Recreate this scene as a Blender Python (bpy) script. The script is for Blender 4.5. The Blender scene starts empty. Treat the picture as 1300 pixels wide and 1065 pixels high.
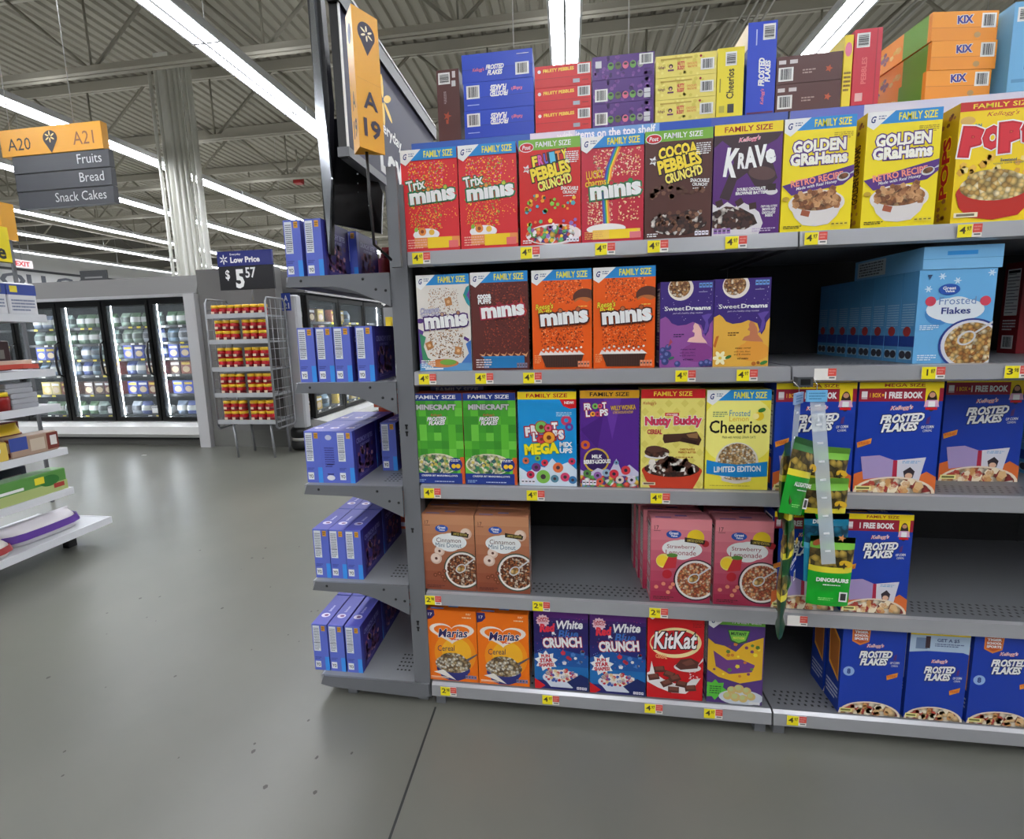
import bpy, math, random
from mathutils import Vector, Matrix
random.seed(7)
R = random.Random
sc = bpy.context.scene
COL = sc.collection
H = 1.433            # camera height above the floor
PI = math.pi
# ---------------------------------------------------------------- camera model (1300 x 1065 frame)
FPX = 547.3
YAW, PITCH, ROLL = 0.1316, -0.1235, -0.0270
_f = Vector((-math.sin(YAW)*math.cos(PITCH), math.cos(YAW)*math.cos(PITCH), math.sin(PITCH)))
_r = Vector((math.cos(YAW), math.sin(YAW), 0)); _u = _r.cross(_f)
RT = _r*math.cos(ROLL) + _u*math.sin(ROLL); UP = -_r*math.sin(ROLL) + _u*math.cos(ROLL); FW = _f
def ray(x, y): return FW*FPX + RT*(x-650) - UP*(y-487)
def onY(x, y, Y): d = ray(x, y); v = d*(Y/d.y); v.z += H; return v
def onX(x, y, X): d = ray(x, y); v = d*(X/d.x); v.z += H; return v
def onZ(x, y, Z): d = ray(x, y); v = d*((Z-H)/d.z); v.z += H; return v
cam = bpy.data.cameras.new('camera'); camo = bpy.data.objects.new('camera', cam); COL.objects.link(camo)
cam.sensor_fit = 'HORIZONTAL'; cam.sensor_width = 36; cam.lens = 36*FPX/1300
cam.shift_y = -45.5/1300; cam.clip_start = 0.05; cam.clip_end = 300
m3 = Matrix((RT, UP, -FW)).transposed()
camo.matrix_world = Matrix.Translation((0, 0, H)) @ m3.to_4x4()
sc.camera = camo
# ---------------------------------------------------------------- materials
def lin(c): return tuple(((v/255)/12.92 if v/255 <= .04045 else ((v/255+.055)/1.055)**2.4) for v in c)
_M = {}
def M(c, rough=.45, metal=0.0, spec=.5, name='print'):
    k = (tuple(c), rough, metal, spec, name)
    if k in _M: return _M[k]
    m = bpy.data.materials.new('%s_%02x%02x%02x' % ((name,)+tuple(int(v) for v in c))); m.use_nodes = True
    b = m.node_tree.nodes['Principled BSDF']
    b.inputs['Base Color'].default_value = (*lin(c), 1); b.inputs['Roughness'].default_value = rough
    b.inputs['Metallic'].default_value = metal; b.inputs['Specular IOR Level'].default_value = spec
    _M[k] = m; return m
def ramp_mat(name, cols, scale, kind='voronoi', rough=.5, coord='Object', stretch=(1, 1, 1), const=True, rand=1.0, bump=0.0):
    k = ('ramp', name)
    if k in _M: return _M[k]
    m = bpy.data.materials.new(name); m.use_nodes = True; nt = m.node_tree; N = nt.nodes; L = nt.links
    b = N['Principled BSDF']; b.inputs['Roughness'].default_value = rough
    tc = N.new('ShaderNodeTexCoord'); mp = N.new('ShaderNodeMapping'); mp.inputs['Scale'].default_value = stretch
    L.new(tc.outputs[coord], mp.inputs['Vector'])
    cr = N.new('ShaderNodeValToRGB'); cr.color_ramp.interpolation = 'CONSTANT' if const else 'LINEAR'
    el = cr.color_ramp.elements
    while len(el) < len(cols): el.new(.5)
    for i, c in enumerate(cols):
        el[i].position = i/len(cols) if const else i/max(1, len(cols)-1); el[i].color = (*lin(c), 1)
    if kind == 'voronoi':
        v = N.new('ShaderNodeTexVoronoi'); v.inputs['Scale'].default_value = scale; v.inputs['Randomness'].default_value = rand
        L.new(mp.outputs[0], v.inputs['Vector']); sp = N.new('ShaderNodeSeparateColor'); L.new(v.outputs['Color'], sp.inputs[0])
        L.new(sp.outputs[0], cr.inputs[0])
        h = v.outputs['Distance']
        if name.endswith('_print'):      # printed picture of separate pieces: dark gaps between them
            g_ = N.new('ShaderNodeMapRange'); g_.inputs['From Min'].default_value = .2; g_.inputs['From Max'].default_value = .75; g_.inputs['To Min'].default_value = 1; g_.inputs['To Max'].default_value = .35; L.new(h, g_.inputs['Value'])
            mx = N.new('ShaderNodeMix'); mx.data_type = 'RGBA'; mx.blend_type = 'MULTIPLY'; mx.inputs[0].default_value = 1; L.new(cr.outputs[0], mx.inputs[6]); L.new(g_.outputs[0], mx.inputs[7])
    else:
        v = N.new('ShaderNodeTexNoise'); v.inputs['Scale'].default_value = scale; v.inputs['Detail'].default_value = 5
        L.new(mp.outputs[0], v.inputs['Vector']); L.new(v.outputs['Fac'], cr.inputs[0]); h = v.outputs['Fac']
    L.new(mx.outputs[2] if kind == 'voronoi' and name.endswith('_print') else cr.outputs[0], b.inputs['Base Color'])
    if bump:
        bp = N.new('ShaderNodeBump'); bp.inputs['Strength'].default_value = bump; bp.inputs['Distance'].default_value = .01
        L.new(h, bp.inputs['Height']); L.new(bp.outputs[0], b.inputs['Normal'])
    _M[k] = m; return m
def emit(c, s, name):
    k = ('em', name)
    if k in _M: return _M[k]
    m = bpy.data.materials.new(name); m.use_nodes = True; b = m.node_tree.nodes['Principled BSDF']
    b.inputs['Base Color'].default_value = (*lin(c), 1)
    b.inputs['Emission Color'].default_value = (*lin(c), 1); b.inputs['Emission Strength'].default_value = s
    _M[k] = m; return m
def glass(name, alpha, c=(255, 255, 255), rough=.03):
    k = ('gl', name)
    if k in _M: return _M[k]
    m = bpy.data.materials.new(name); m.use_nodes = True; nt = m.node_tree; N = nt.nodes; L = nt.links
    for n in list(N): N.remove(n)
    o = N.new('ShaderNodeOutputMaterial'); t = N.new('ShaderNodeBsdfTransparent'); g = N.new('ShaderNodeBsdfPrincipled')
    g.inputs['Base Color'].default_value = (*lin(c), 1); g.inputs['Roughness'].default_value = rough
    x = N.new('ShaderNodeMixShader'); x.inputs[0].default_value = alpha
    L.new(t.outputs[0], x.inputs[1]); L.new(g.outputs[0], x.inputs[2]); L.new(x.outputs[0], o.inputs[0])
    _M[k] = m; return m
# ---------------------------------------------------------------- text
_T = {}
def text_tris(s, bold=0.0, shear=0.0):
    k = (s, bold, shear)
    if k in _T: return _T[k]
    cu = bpy.data.curves.new('t', 'FONT'); cu.body = s; cu.offset = bold; cu.shear = shear; cu.resolution_u = 2
    ob = bpy.data.objects.new('t', cu)
    me = bpy.data.meshes.new_from_object(ob)
    vs = [(v.co.x, v.co.y) for v in me.vertices]; fs = [tuple(p.vertices) for p in me.polygons]
    bpy.data.objects.remove(ob); bpy.data.meshes.remove(me); bpy.data.curves.remove(cu)
    _T[k] = (vs, fs); return _T[k]
# ---------------------------------------------------------------- mesh builder
class MB:
    def __init__(s): s.v = []; s.f = []; s.m = []; s.mats = []; s.sm = []
    def mi(s, m):
        if m not in s.mats: s.mats.append(m)
        return s.mats.index(m)
    def add(s, vs, fs, m, smooth=False, X=None):
        o = len(s.v); i = s.mi(m)
        if X is not None: vs = [tuple(X @ Vector(v)) for v in vs]
        s.v += [tuple(v) for v in vs]
        for f in fs: s.f.append([o+a for a in f]); s.m.append(i); s.sm.append(smooth)
        return s
    def box(s, a, b, m, X=None):
        (x0, y0, z0), (x1, y1, z1) = a, b
        return s.add([(x0,y0,z0),(x1,y0,z0),(x1,y1,z0),(x0,y1,z0),(x0,y0,z1),(x1,y0,z1),(x1,y1,z1),(x0,y1,z1)],
              [(0,3,2,1),(4,5,6,7),(0,1,5,4),(1,2,6,5),(2,3,7,6),(3,0,4,7)], m, X=X)
    def cbox(s, a, b, c, m, X=None):       # box with chamfered vertical and top/bottom edges
        (x0,y0,z0),(x1,y1,z1) = a, b
        def ring(i, z): return [(x0+c+i,y0+i,z),(x1-c-i,y0+i,z),(x1-i,y0+c+i,z),(x1-i,y1-c-i,z),(x1-c-i,y1-i,z),(x0+c+i,y1-i,z),(x0+i,y1-c-i,z),(x0+i,y0+c+i,z)]
        rs = [ring(c*.9, z0), ring(0, z0+c), ring(0, z1-c), ring(c*.9, z1)]
        vs = sum(rs, []); fs = [tuple(range(7,-1,-1)), tuple(24+i for i in range(8))]
        for k in range(3):
            for i in range(8): fs.append((k*8+i, k*8+(i+1) % 8, k*8+8+(i+1) % 8, k*8+8+i))
        return s.add(vs, fs, m, X=X)
    def prism(s, pts, n, m, X=None):        # planar loop extruded by vector n
        k = len(pts); n = Vector(n); p2 = [tuple(Vector(p)+n) for p in pts]
        return s.add(list(pts)+p2, [tuple(range(k)), tuple(range(2*k-1, k-1, -1))]+[(i, i+k, (i+1) % k+k, (i+1) % k) for i in range(k)], m, X=X)
    def tube(s, pts, r, m, n=8, smooth=True, X=None):
        pts = [Vector(p) for p in pts]; vs = []; fs = []
        for i, p in enumerate(pts):
            d = (pts[min(i+1, len(pts)-1)]-pts[max(i-1, 0)]).normalized()
            a = d.cross(Vector((0, 0, 1)) if abs(d.z) < .9 else Vector((1, 0, 0))).normalized(); b = d.cross(a)
            rr = r[i] if isinstance(r, (list, tuple)) else r
            vs += [tuple(p+a*rr*math.cos(2*PI*k/n)+b*rr*math.sin(2*PI*k/n)) for k in range(n)]
        for i in range(len(pts)-1):
            for k in range(n): fs.append((i*n+k, i*n+(k+1) % n, i*n+n+(k+1) % n, i*n+n+k))
        fs += [tuple(range(n-1, -1, -1)), tuple(range(len(vs)-n, len(vs)))]
        return s.add(vs, fs, m, smooth, X)
    def lathe(s, prof, m, n=16, X=None, smooth=True):
        vs = []; fs = []
        for r, z in prof: vs += [(r*math.cos(2*PI*k/n), r*math.sin(2*PI*k/n), z) for k in range(n)]
        for i in range(len(prof)-1):
            for k in range(n): fs.append((i*n+k, i*n+(k+1) % n, i*n+n+(k+1) % n, i*n+n+k))
        fs += [tuple(range(n-1, -1, -1)), tuple(range(len(vs)-n, len(vs)))]
        return s.add(vs, fs, m, smooth, X)
    def mesh(s, name):
        me = bpy.data.meshes.new(name); me.from_pydata(s.v, [], s.f)
        for m in s.mats: me.materials.append(m)
        me.polygons.foreach_set('material_index', s.m); me.polygons.foreach_set('use_smooth', s.sm)
        me.update(); return me
    def build(s, name, parent=None, loc=None, rz=0.0):
        o = bpy.data.objects.new(name, s.mesh(name)); COL.objects.link(o)
        if parent: o.parent = parent
        if loc is not None: o.location = loc
        o.rotation_euler = (0, 0, rz); return o
def tag(o, label, cat, group=None, kind=None):
    o['label'] = label; o['category'] = cat
    if group: o['group'] = group
    if kind: o['kind'] = kind
    return o
def struct(o): o['kind'] = 'structure'; return o
def thing(name, label, cat, loc=(0, 0, 0), rz=0.0, group=None):
    o = bpy.data.objects.new(name, None); COL.objects.link(o); o.location = loc; o.rotation_euler = (0, 0, rz)
    o.empty_display_size = .05
    return tag(o, label, cat, group)
KIDS = {}
def kid(o, p): KIDS.setdefault(p.name, []).append(o); return o
def dup(root, loc, rz=None, label=None, group=None):
    r = root.copy(); COL.objects.link(r); r.location = loc
    if rz is not None: r.rotation_euler = (0, 0, rz)
    if label: r['label'] = label
    if group: r['group'] = group
    for ch in list(root.children):
        c = ch.copy(); COL.objects.link(c); c.parent = r
        for g in list(ch.children):
            d = g.copy(); COL.objects.link(d); d.parent = c
    return r
# ---------------------------------------------------------------- printed faces
def clip(poly):
    for ax, lim, sg in ((0, 0, 1), (0, 1, -1), (1, 0, 1), (1, 1, -1)):
        out = []; n = len(poly)
        for i in range(n):
            a, b = poly[i], poly[(i+1) % n]; da = (a[ax]-lim)*sg; db = (b[ax]-lim)*sg
            if da >= 0: out.append(a)
            if (da > 0 and db < 0) or (da < 0 and db > 0):
                t = da/(da-db); out.append((a[0]+(b[0]-a[0])*t, a[1]+(b[1]-a[1])*t))
        poly = out
        if len(poly) < 3: return []
    return poly
def col(c, rough=.42): return c if hasattr(c, 'node_tree') else M(c, rough)
class Face:
    def __init__(s, mb, O, U, V, W, Hh, step=7e-5):
        s.mb = mb; s.O = Vector(O); s.U = Vector(U); s.V = Vector(V); s.N = s.U.cross(s.V); s.W = W; s.H = Hh; s.k = 1; s.step = step
    def P(s, p): return tuple(s.O + s.U*(p[0]*s.W) + s.V*(p[1]*s.H) + s.N*(s.k*s.step))
    def poly(s, pts, c):
        q = clip(list(pts))
        if len(q) >= 3: s.mb.add([s.P(p) for p in q], [tuple(range(len(q)))], col(c)); s.k += 1
    def rect(s, x0, y0, x1, y1, c): s.poly([(x0, y0), (x1, y0), (x1, y1), (x0, y1)], c)
    def ell(s, cx, cy, rx, ry, c, n=24, a0=0, a1=360, rot=0):
        A = s.W/s.H; pts = []
        for i in range(n):
            a = math.radians(a0+(a1-a0)*i/(n if a1-a0 >= 360 else n-1)); x = rx*math.cos(a); y = ry*math.sin(a)
            if rot:
                t = math.radians(rot); X = x; Y = y/A; x = X*math.cos(t)-Y*math.sin(t); y = (X*math.sin(t)+Y*math.cos(t))*A
            pts.append((cx+x, cy+y))
        s.poly(pts, c)
    def circ(s, cx, cy, r, c, n=24): s.ell(cx, cy, r, r*s.W/s.H, c, n)
    def text(s, t, x0, y0, x1, y1, c, bold=0.0, shear=0.0, rot=0.0, out=None, arch=0.0):
        def put(bl, cc, ref):
            vs, fs = text_tris(t, bl, shear)
            rx0, rx1, ry0, ry1 = ref
            sx = (x1-x0)/(rx1-rx0); sy = (y1-y0)/(ry1-ry0); cx = (x0+x1)/2; cy = (y0+y1)/2
            ca, sa = math.cos(math.radians(rot)), math.sin(math.radians(rot)); A = s.W/s.H; o = []
            for a, b in vs:
                x = (a-(rx0+rx1)/2)*sx; y = (b-(ry0+ry1)/2)*sy
                y += arch*(1-(2*x/(x1-x0))**2)
                if rot: x, y = x*ca-y/A*sa, (x*sa+y/A*ca)*A
                o.append(s.P((cx+x, cy+y)))
            s.mb.add(o, fs, col(cc)); s.k += 1
        vs, fs = text_tris(t, bold, shear)
        if not vs: return
        ref = (min(v[0] for v in vs), max(v[0] for v in vs), min(v[1] for v in vs), max(v[1] for v in vs))
        if out:
            for cc, w in (out if isinstance(out, list) else [out]): put(bold+w, cc, ref)
        put(bold, c, ref)
    def scat(s, n, seed, x0, y0, x1, y1, cols, r=.012, fn=None):
        g = R(seed); s.k += 1; A = s.W/s.H; cs = [col(c) for c in cols]
        for i in range(n):
            x = g.uniform(x0, x1); y = g.uniform(y0, y1)
            if fn and not fn(x, y): continue
            a = g.random()*6; rr = r*g.uniform(.7, 1.3)
            q = clip([(x+rr*math.cos(a+j*PI/2.5), y+rr*A*math.sin(a+j*PI/2.5)) for j in range(5)])
            if len(q) > 2: s.mb.add([s.P(p) for p in q], [tuple(range(len(q)))], cs[i % len(cs)])
        s.k += 1
    def heart(s, cx, cy, w, h, c):
        pts = []
        for i in range(40):
            t = 2*PI*i/40; pts.append((cx+w*math.sin(t)**3, cy+h*(13*math.cos(t)-5*math.cos(2*t)-2*math.cos(3*t)-math.cos(4*t))/17))
        s.poly(pts, c)
    def star(s, cx, cy, r, c, n=8, q=.6, ph=0):
        A = s.W/s.H
        s.poly([(cx+(r if i % 2 == 0 else r*q)*math.cos(ph+PI*i/n), cy+(r if i % 2 == 0 else r*q)*A*math.sin(ph+PI*i/n)) for i in range(2*n)], c)
    def bars(s, x0, y0, x1, y1, vert=True, bg=(235, 235, 232)):
        s.rect(x0, y0, x1, y1, bg); g = R(3); s.k += 1; n = 14
        for i in range(n):
            t = .12+.76*i/n; w = g.choice((.018, .03, .045))
            if vert: q = [(x0+(x1-x0)*t, y0+(y1-y0)*.12), (x0+(x1-x0)*(t+w), y0+(y1-y0)*.12), (x0+(x1-x0)*(t+w), y0+(y1-y0)*.9), (x0+(x1-x0)*t, y0+(y1-y0)*.9)]
            else: q = [(x0+(x1-x0)*.12, y0+(y1-y0)*t), (x0+(x1-x0)*.9, y0+(y1-y0)*t), (x0+(x1-x0)*.9, y0+(y1-y0)*(t+w)), (x0+(x1-x0)*.12, y0+(y1-y0)*(t+w))]
            s.mb.add([s.P(p) for p in q], [(0, 1, 2, 3)], col((40, 40, 42)))
        s.k += 1
    def lines(s, x0, y0, x1, y1, n, c, seed=1):       # tiny print reads as broken lines
        g = R(seed); s.k += 1; h = (y1-y0)/n
        for i in range(n):
            x = x0; yb = y0+i*h+h*.25
            while x < x1-.004:
                w = min(g.uniform(.015, .06), x1-x)
                if i == 0 and x > x0+(x1-x0)*.75: break
                s.mb.add([s.P((x, yb)), s.P((x+w, yb)), s.P((x+w, yb+h*.5)), s.P((x, yb+h*.5))], [(0, 1, 2, 3)], col(c)); x += w+.01
        s.k += 1
W_ = (240, 240, 238); RED = (214, 24, 34); YEL = (246, 222, 20)
FLAKE = ramp_mat('corn_flakes_print', [(200,150,80),(228,190,120),(170,110,50),(240,220,180),(214,165,90)], 95)
RINGS = ramp_mat('brown_rings_print', [(110,55,25),(150,80,40),(80,38,18),(185,120,75),(225,205,180)], 150)
OATS = ramp_mat('oat_rings_print', [(205,165,110),(230,205,160),(170,125,75),(240,232,215),(215,180,130)], 150)
CHOC = ramp_mat('chocolate_pieces_print', [(70,38,28),(100,58,42),(50,26,20),(225,215,205),(84,46,34)], 85)
PUFF = ramp_mat('puffed_balls_print', [(205,120,70),(230,165,110),(190,90,60),(238,205,170),(170,80,50)], 140)
CORNP = ramp_mat('corn_puffs_print', [(240,215,150),(225,190,110),(250,232,185),(205,160,80),(235,205,130)], 75)
MARB = ramp_mat('oat_shells_print', [(190,165,120),(220,205,175),(150,120,80),(235,228,212),(120,95,65)], 110)
MIXED = ramp_mat('mixed_colour_loops_print', [(235,90,70),(110,190,90),(235,190,70),(90,60,140),(240,240,235),(220,60,80),(120,170,210)], 70)
GREENC = ramp_mat('green_cream_pieces_print', [(205,200,150),(235,225,180),(110,160,90),(240,235,215),(190,200,110),(60,110,110)], 80)
SQUARES = ramp_mat('graham_squares_print', [(170,110,60),(200,145,90),(140,85,45),(185,125,75),(215,170,120)], 60)
BERRY = ramp_mat('flakes_and_berries_print', [(225,190,140),(235,220,195),(175,90,60),(160,50,45),(240,232,215),(205,160,105)], 60)
GRAN = ramp_mat('granola_print', [(175,120,70),(215,170,115),(130,80,45),(235,220,195),(190,140,85)], 170)
def bowl(f, cx, cy, rx, ry, rim, mat, milk=(238, 236, 232)):
    f.ell(cx, cy, rx, ry, rim, 32); f.ell(cx, cy, rx*.94, ry*.94, milk, 32); f.ell(cx, cy, rx*.86, ry*.86, mat, 32)
def spoon(f, cx, cy, s=.1, ang=35, c=(205, 205, 208)):
    a = math.radians(ang); A = f.W/f.H
    f.ell(cx, cy, s, s*.55*A/.75, c, 20, rot=ang); f.ell(cx, cy, s*.8, s*.4*A/.75, FLAKE, 20, rot=ang)
    dx, dy = math.cos(a), math.sin(a)*A; nx, ny = -math.sin(a)*.014, math.cos(a)*.014*A
    x0, y0 = cx+dx*s, cy+dy*s; x1, y1 = cx+dx*s*4, cy+dy*s*4
    f.poly([(x0-nx, y0-ny), (x1-nx, y1-ny), (x1+nx, y1+ny), (x0+nx, y0+ny)], c)
def gm(f, bcol=(32, 140, 212), tcol=(246, 236, 60), t='FAMILY SIZE', y=.895):
    f.rect(0, y, 1, 1, bcol); f.poly([(0, 1), (0, y-.01), (.09, y-.045), (.16, y-.01), (.37, 1)], W_)
    f.text('G', .05, y+.012, .12, y+.07, (30, 50, 120), .03, .3); f.lines(.15, y+.035, .25, y+.075, 2, (120, 130, 160))
    f.text(t, .42, y+.02, .93, .98, tcol, .02)
def band(f, t, bc, tc, y=.9, x0=.15, x1=.85): f.rect(0, y, 1, 1, bc); f.text(t, x0, y+.24*(1-y), x1, 1-.24*(1-y), tc, .02)
def small(f, c, y=.03): f.lines(.06, y, .3, y+.05, 2, c); f.lines(.6, y, .94, y+.03, 1, c, 2)
def facts(f, x0, y0, x1, y1, c=(235, 230, 240), t=(60, 60, 70)):
    n = 4; w = (x1-x0)/n
    for i in range(n): f.rect(x0+i*w+.004, y0, x0+(i+1)*w-.004, y1, c); f.rect(x0+i*w+.012, y0+(y1-y0)*.4, x0+(i+1)*w-.012, y0+(y1-y0)*.65, t)
def minis(f, x0, y0, x1, y1, oc, dots): 
    f.text('mınıs', x0, y0-.008, x1, y1+.008, W_, .05, out=(oc, .065), rot=4)
    w = x1-x0
    for i, d in enumerate(dots): f.circ(x0+w*(.42, .79)[i], y1+.022+(.01*i), .042, oc); f.circ(x0+w*(.42, .79)[i], y1+.022+(.01*i), .032, d)
# ---- fronts
def a_trix(f):
    f.rect(0, 0, 1, 1, (222, 42, 50))
    f.scat(330, 2, .12, .6, .75, .88, [(250,120,40),(250,210,60),(120,190,60),(255,150,60),(220,90,150)], .011)
    f.scat(230, 3, .1, .22, .7, .5, [(250,120,40),(250,210,60),(120,190,60),(255,150,60)], .011)
    f.scat(60, 4, .7, .3, .97, .85, [(250,150,60),(250,210,60)], .009)
    f.ell(.4, .17, .24, .06, (245, 240, 240)); f.circ(.33, .2, .07, (235, 140, 60)); f.circ(.33, .2, .03, (150, 70, 30)); f.circ(.5, .19, .05, (240, 190, 70)); f.circ(.22, .22, .035, (130, 180, 60))
    f.rect(.18, .04, 1, .14, (238, 150, 80)); f.rect(.42, .03, .86, .14, (248, 208, 30)); f.lines(.06, .03, .4, .13, 4, (245, 180, 160)); f.rect(.8, .03, .97, .1, (235, 110, 110))
    f.text('Trix', .08, .61, .42, .71, W_, .03, out=((20, 110, 60), .08), rot=8); minis(f, .13, .49, .95, .59, (30, 115, 70), [(230, 150, 60), (190, 200, 60)]); gm(f)
def a_lucky(f):
    f.rect(0, 0, 1, 1, (196, 30, 56)); f.scat(300, 5, .2, .62, .95, .88, [(250,225,170),(255,240,210),(240,190,120),(250,150,150)], .012)
    f.scat(220, 6, .1, .18, .5, .5, [(250,225,170),(255,240,210),(240,160,120)], .012)
    cs = [(90,60,160),(40,120,200),(60,170,90),(250,220,50),(245,140,60)]
    for i, c in enumerate(cs):
        o = i*.022; f.poly([(.36+o, .12), (.385+o, .12), (.35+o, .45), (.42+o, .7), (.56+o, .9), (.53+o, .9), (.395+o, .7), (.325+o, .45)], c)
    f.ell(.4, .13, .32, .05, (245, 240, 235)); f.rect(.18, .03, .95, .12, (250, 205, 90)); f.rect(.45, .03, .9, .12, (250, 215, 30)); f.lines(.05, .03, .35, .11, 4, (235, 180, 90)); f.rect(.78, .03, .96, .09, (225, 120, 130))
    f.scat(60, 9, .6, .2, .95, .42, [(250,225,170),(240,160,120)], .013)
    f.text('LUCKY', .08, .61, .36, .69, (250, 200, 40), .02, rot=4, out=((170, 60, 30), .03)); f.text('charms', .06, .54, .4, .61, (250, 200, 40), .02, rot=4, out=((170, 60, 30), .03))
    minis(f, .14, .43, .96, .54, (40, 120, 70), [(200, 40, 60), (50, 150, 80)]); gm(f)
def a_pebbles(bg, top, fc, chocp):
    def a(f):
        f.rect(0, 0, 1, 1, bg); f.rect(0, .9, 1, 1, (122, 178, 56)); f.text('FAMILY SIZE', .28, .925, .85, .975, W_, .02)
        f.ell(.13, .93, .12, .045, W_); f.ell(.13, .93, .11, .038, (205, 30, 40)); f.text('Post', .06, .91, .2, .95, W_, .02, .2)
        f.star(.13, .73, .075, W_, 5, .5); f.text('New', .08, .715, .18, .75, bg, .03, rot=8)
        o = [((25, 15, 15), .07)]
        if chocp: f.text(top, .2, .75, .78, .86, (250, 222, 60), .05, rot=7, out=o, arch=.01)
        else:
            for i, (ch, cc) in enumerate(zip('FRUITY', [(250,222,60),(230,90,170),(120,90,200),(90,190,230),(245,140,50),(250,222,60)])):
                f.text(ch, .22+i*.095, .745+i*.009, .31+i*.095, .845+i*.009, cc, .05, rot=7, out=o)
        f.text('PEBBLES', .19, .635, .84, .765, (250, 222, 60), .05, rot=11, out=o)
        f.text("CRUNCH'D", .3, .545, .86, .64, (250, 232, 110), .045, rot=13, out=o)
        f.lines(.76, .76, .97, .87, 6, W_); f.text('SNACKABLE', .68, .51, .96, .545, W_, .03, rot=-4); f.text('CRUNCHY', .71, .475, .94, .505, W_, .03, rot=-4); f.lines(.72, .45, .94, .465, 1, W_)
        if chocp:
            f.scat(26, 8, .1, .38, .9, .5, [(90,55,40),(120,80,60)], .04); f.ell(.52, .13, .42, .1, CHOC); f.ell(.3, .17, .2, .06, CHOC); f.ell(.7, .2, .18, .06, CHOC)
            f.scat(40, 12, .2, .08, .85, .25, [(60,32,24),(140,100,75),(110,70,50)], .03)
        else:
            f.scat(30, 8, .1, .3, .92, .48, [(250,190,60),(90,170,190),(140,200,70),(240,150,40)], .032)
            f.ell(.55, .1, .46, .1, (240, 225, 225)); f.ell(.5, .1, .4, .085, MIXED); f.scat(40, 12, .12, .04, .92, .24, [(250,210,60),(235,120,60),(150,110,190),(245,240,240),(100,180,120)], .032)
        facts(f, .76, .02, .97, .06); f.lines(.04, .02, .2, .06, 2, W_)
    return a
def a_krave(f):
    P = (88, 32, 118); D = (58, 34, 44)
    f.rect(0, 0, 1, 1, P); f.poly([(0, .9), (0, .8), (.12, .86), (.24, .8), (.3, .66), (.2, .5), (.1, .35), (.25, .32), (.35, .5), (.5, .56), (.62, .44), (.8, .4), (.95, .5), (.88, .62), (.72, .78), (.92, .84), (1, .9)], D)
    f.ell(.72, .55, .2, .06, (92, 62, 60), rot=-10)
    band(f, 'FAMILY SIZE', (246, 218, 30), (168, 40, 28), .905)
    f.text("Kellogg's", .36, .83, .68, .88, (240, 120, 150), .01, .35, 4, out=(W_, .03))
    for i, (c, x0, x1, y0, y1, r) in enumerate([('K', .17, .37, .53, .79, -8), ('R', .36, .47, .6, .74, -3), ('A', .45, .63, .6, .79, 4), ('V', .6, .78, .61, .8, 2), ('E', .76, .91, .63, .76, 6)]): f.text(c if c != 'E' else 'e', x0, y0, x1, y1, (250, 250, 248), .05, .0, r)
    f.text('DOUBLE CHOCOLATE', .36, .4, .78, .43, W_, .04); f.text('BROWNIE BATTER', .34, .365, .8, .395, W_, .04); f.ell(.87, .38, .09, .03, (225, 220, 222)); f.rect(.81, .39, .93, .45, (48, 28, 30))
    f.poly([(0, .3), (.1, .26), (.22, .31), (.34, .26), (.45, .3), (.6, .25), (.7, .2), (.76, .1), (.7, 0), (0, 0)], (225, 220, 222)); f.poly([(.0, .22), (.2, .27), (.42, .25), (.62, .18), (.68, .1), (.5, .05), (.1, .06), (0, .08)], CHOC)
    for x, y, r in ((.1, .3, 20), (.27, .2, -15), (.4, .3, 30), (.6, .26, 8), (.5, .1, -10), (.3, .09, 12)): f.poly([(x+.07*math.cos(math.radians(a+r)), y+.045*math.sin(math.radians(a+r))) for a in (40, 140, 220, 320)], (62, 36, 34))
    f.text('CRISPY SHELL OUTSIDE', .72, .24, .96, .26, W_, .03); f.text('SMOOTH AND', .74, .21, .94, .235, W_, .04); f.text('CHOCOLATEY', .74, .18, .94, .205, W_, .04); f.text('INSIDE', .79, .155, .9, .178, W_, .04)
    facts(f, .02, .02, .28, .07, (150, 110, 180)); f.lines(.6, .02, .95, .06, 2, (200, 180, 210))
def a_graham(f):
    f.rect(0, 0, 1, 1, (248, 226, 18)); gm(f); f.lines(.7, .8, .96, .86, 4, (190, 160, 20))
    P = (88, 44, 130)
    f.text('GOLDEN', .13, .7, .87, .81, (252, 248, 235), .05, rot=1, out=[(P, .075)]); f.text('GRaHams', .1, .59, .9, .7, (252, 248, 235), .05, rot=1, out=[(P, .075)])
    f.poly([(0, .39), (.98, .56), (.98, .5), (.78, .46), (.58, .4), (.42, .38), (.3, .36)][:0] or [(0, .42), (1, .57), (1, .47), (.86, .4), (.14, .33)], P)
    f.text('RETRO RECIPE', .12, .43, .86, .49, (246, 150, 130), .03, rot=8); f.text('Made with Real Honey', .2, .39, .78, .425, W_, .01, .2, rot=8)
    f.ell(.86, .47, .09, .035, (210, 210, 212), rot=15); f.ell(.86, .475, .07, .025, SQUARES, rot=15); f.poly([(.92, .485), (1, .52), (1, .5)], (205, 205, 208))
    f.ell(.5, .25, .4, .12, (236, 228, 222), 32); f.poly([(.12, .25), (.88, .25), (.8, .13), (.68, .06), (.5, .045), (.32, .06), (.2, .13)], (228, 222, 218)); f.ell(.5, .27, .35, .085, SQUARES, 28)
    f.scat(40, 15, .2, .22, .8, .37, [(150,95,55),(195,140,90),(120,72,40),(210,160,110)], .045)
    f.poly([(.28, .15), (.4, .13), (.42, .18), (.3, .2)], (170, 90, 60)); facts(f, .72, .04, .96, .075, (235, 215, 60), (110, 90, 20)); f.lines(.04, .03, .3, .06, 2, (60, 50, 20))
    f.ell(.06, .3, .05, .02, (200, 165, 40))
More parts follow.
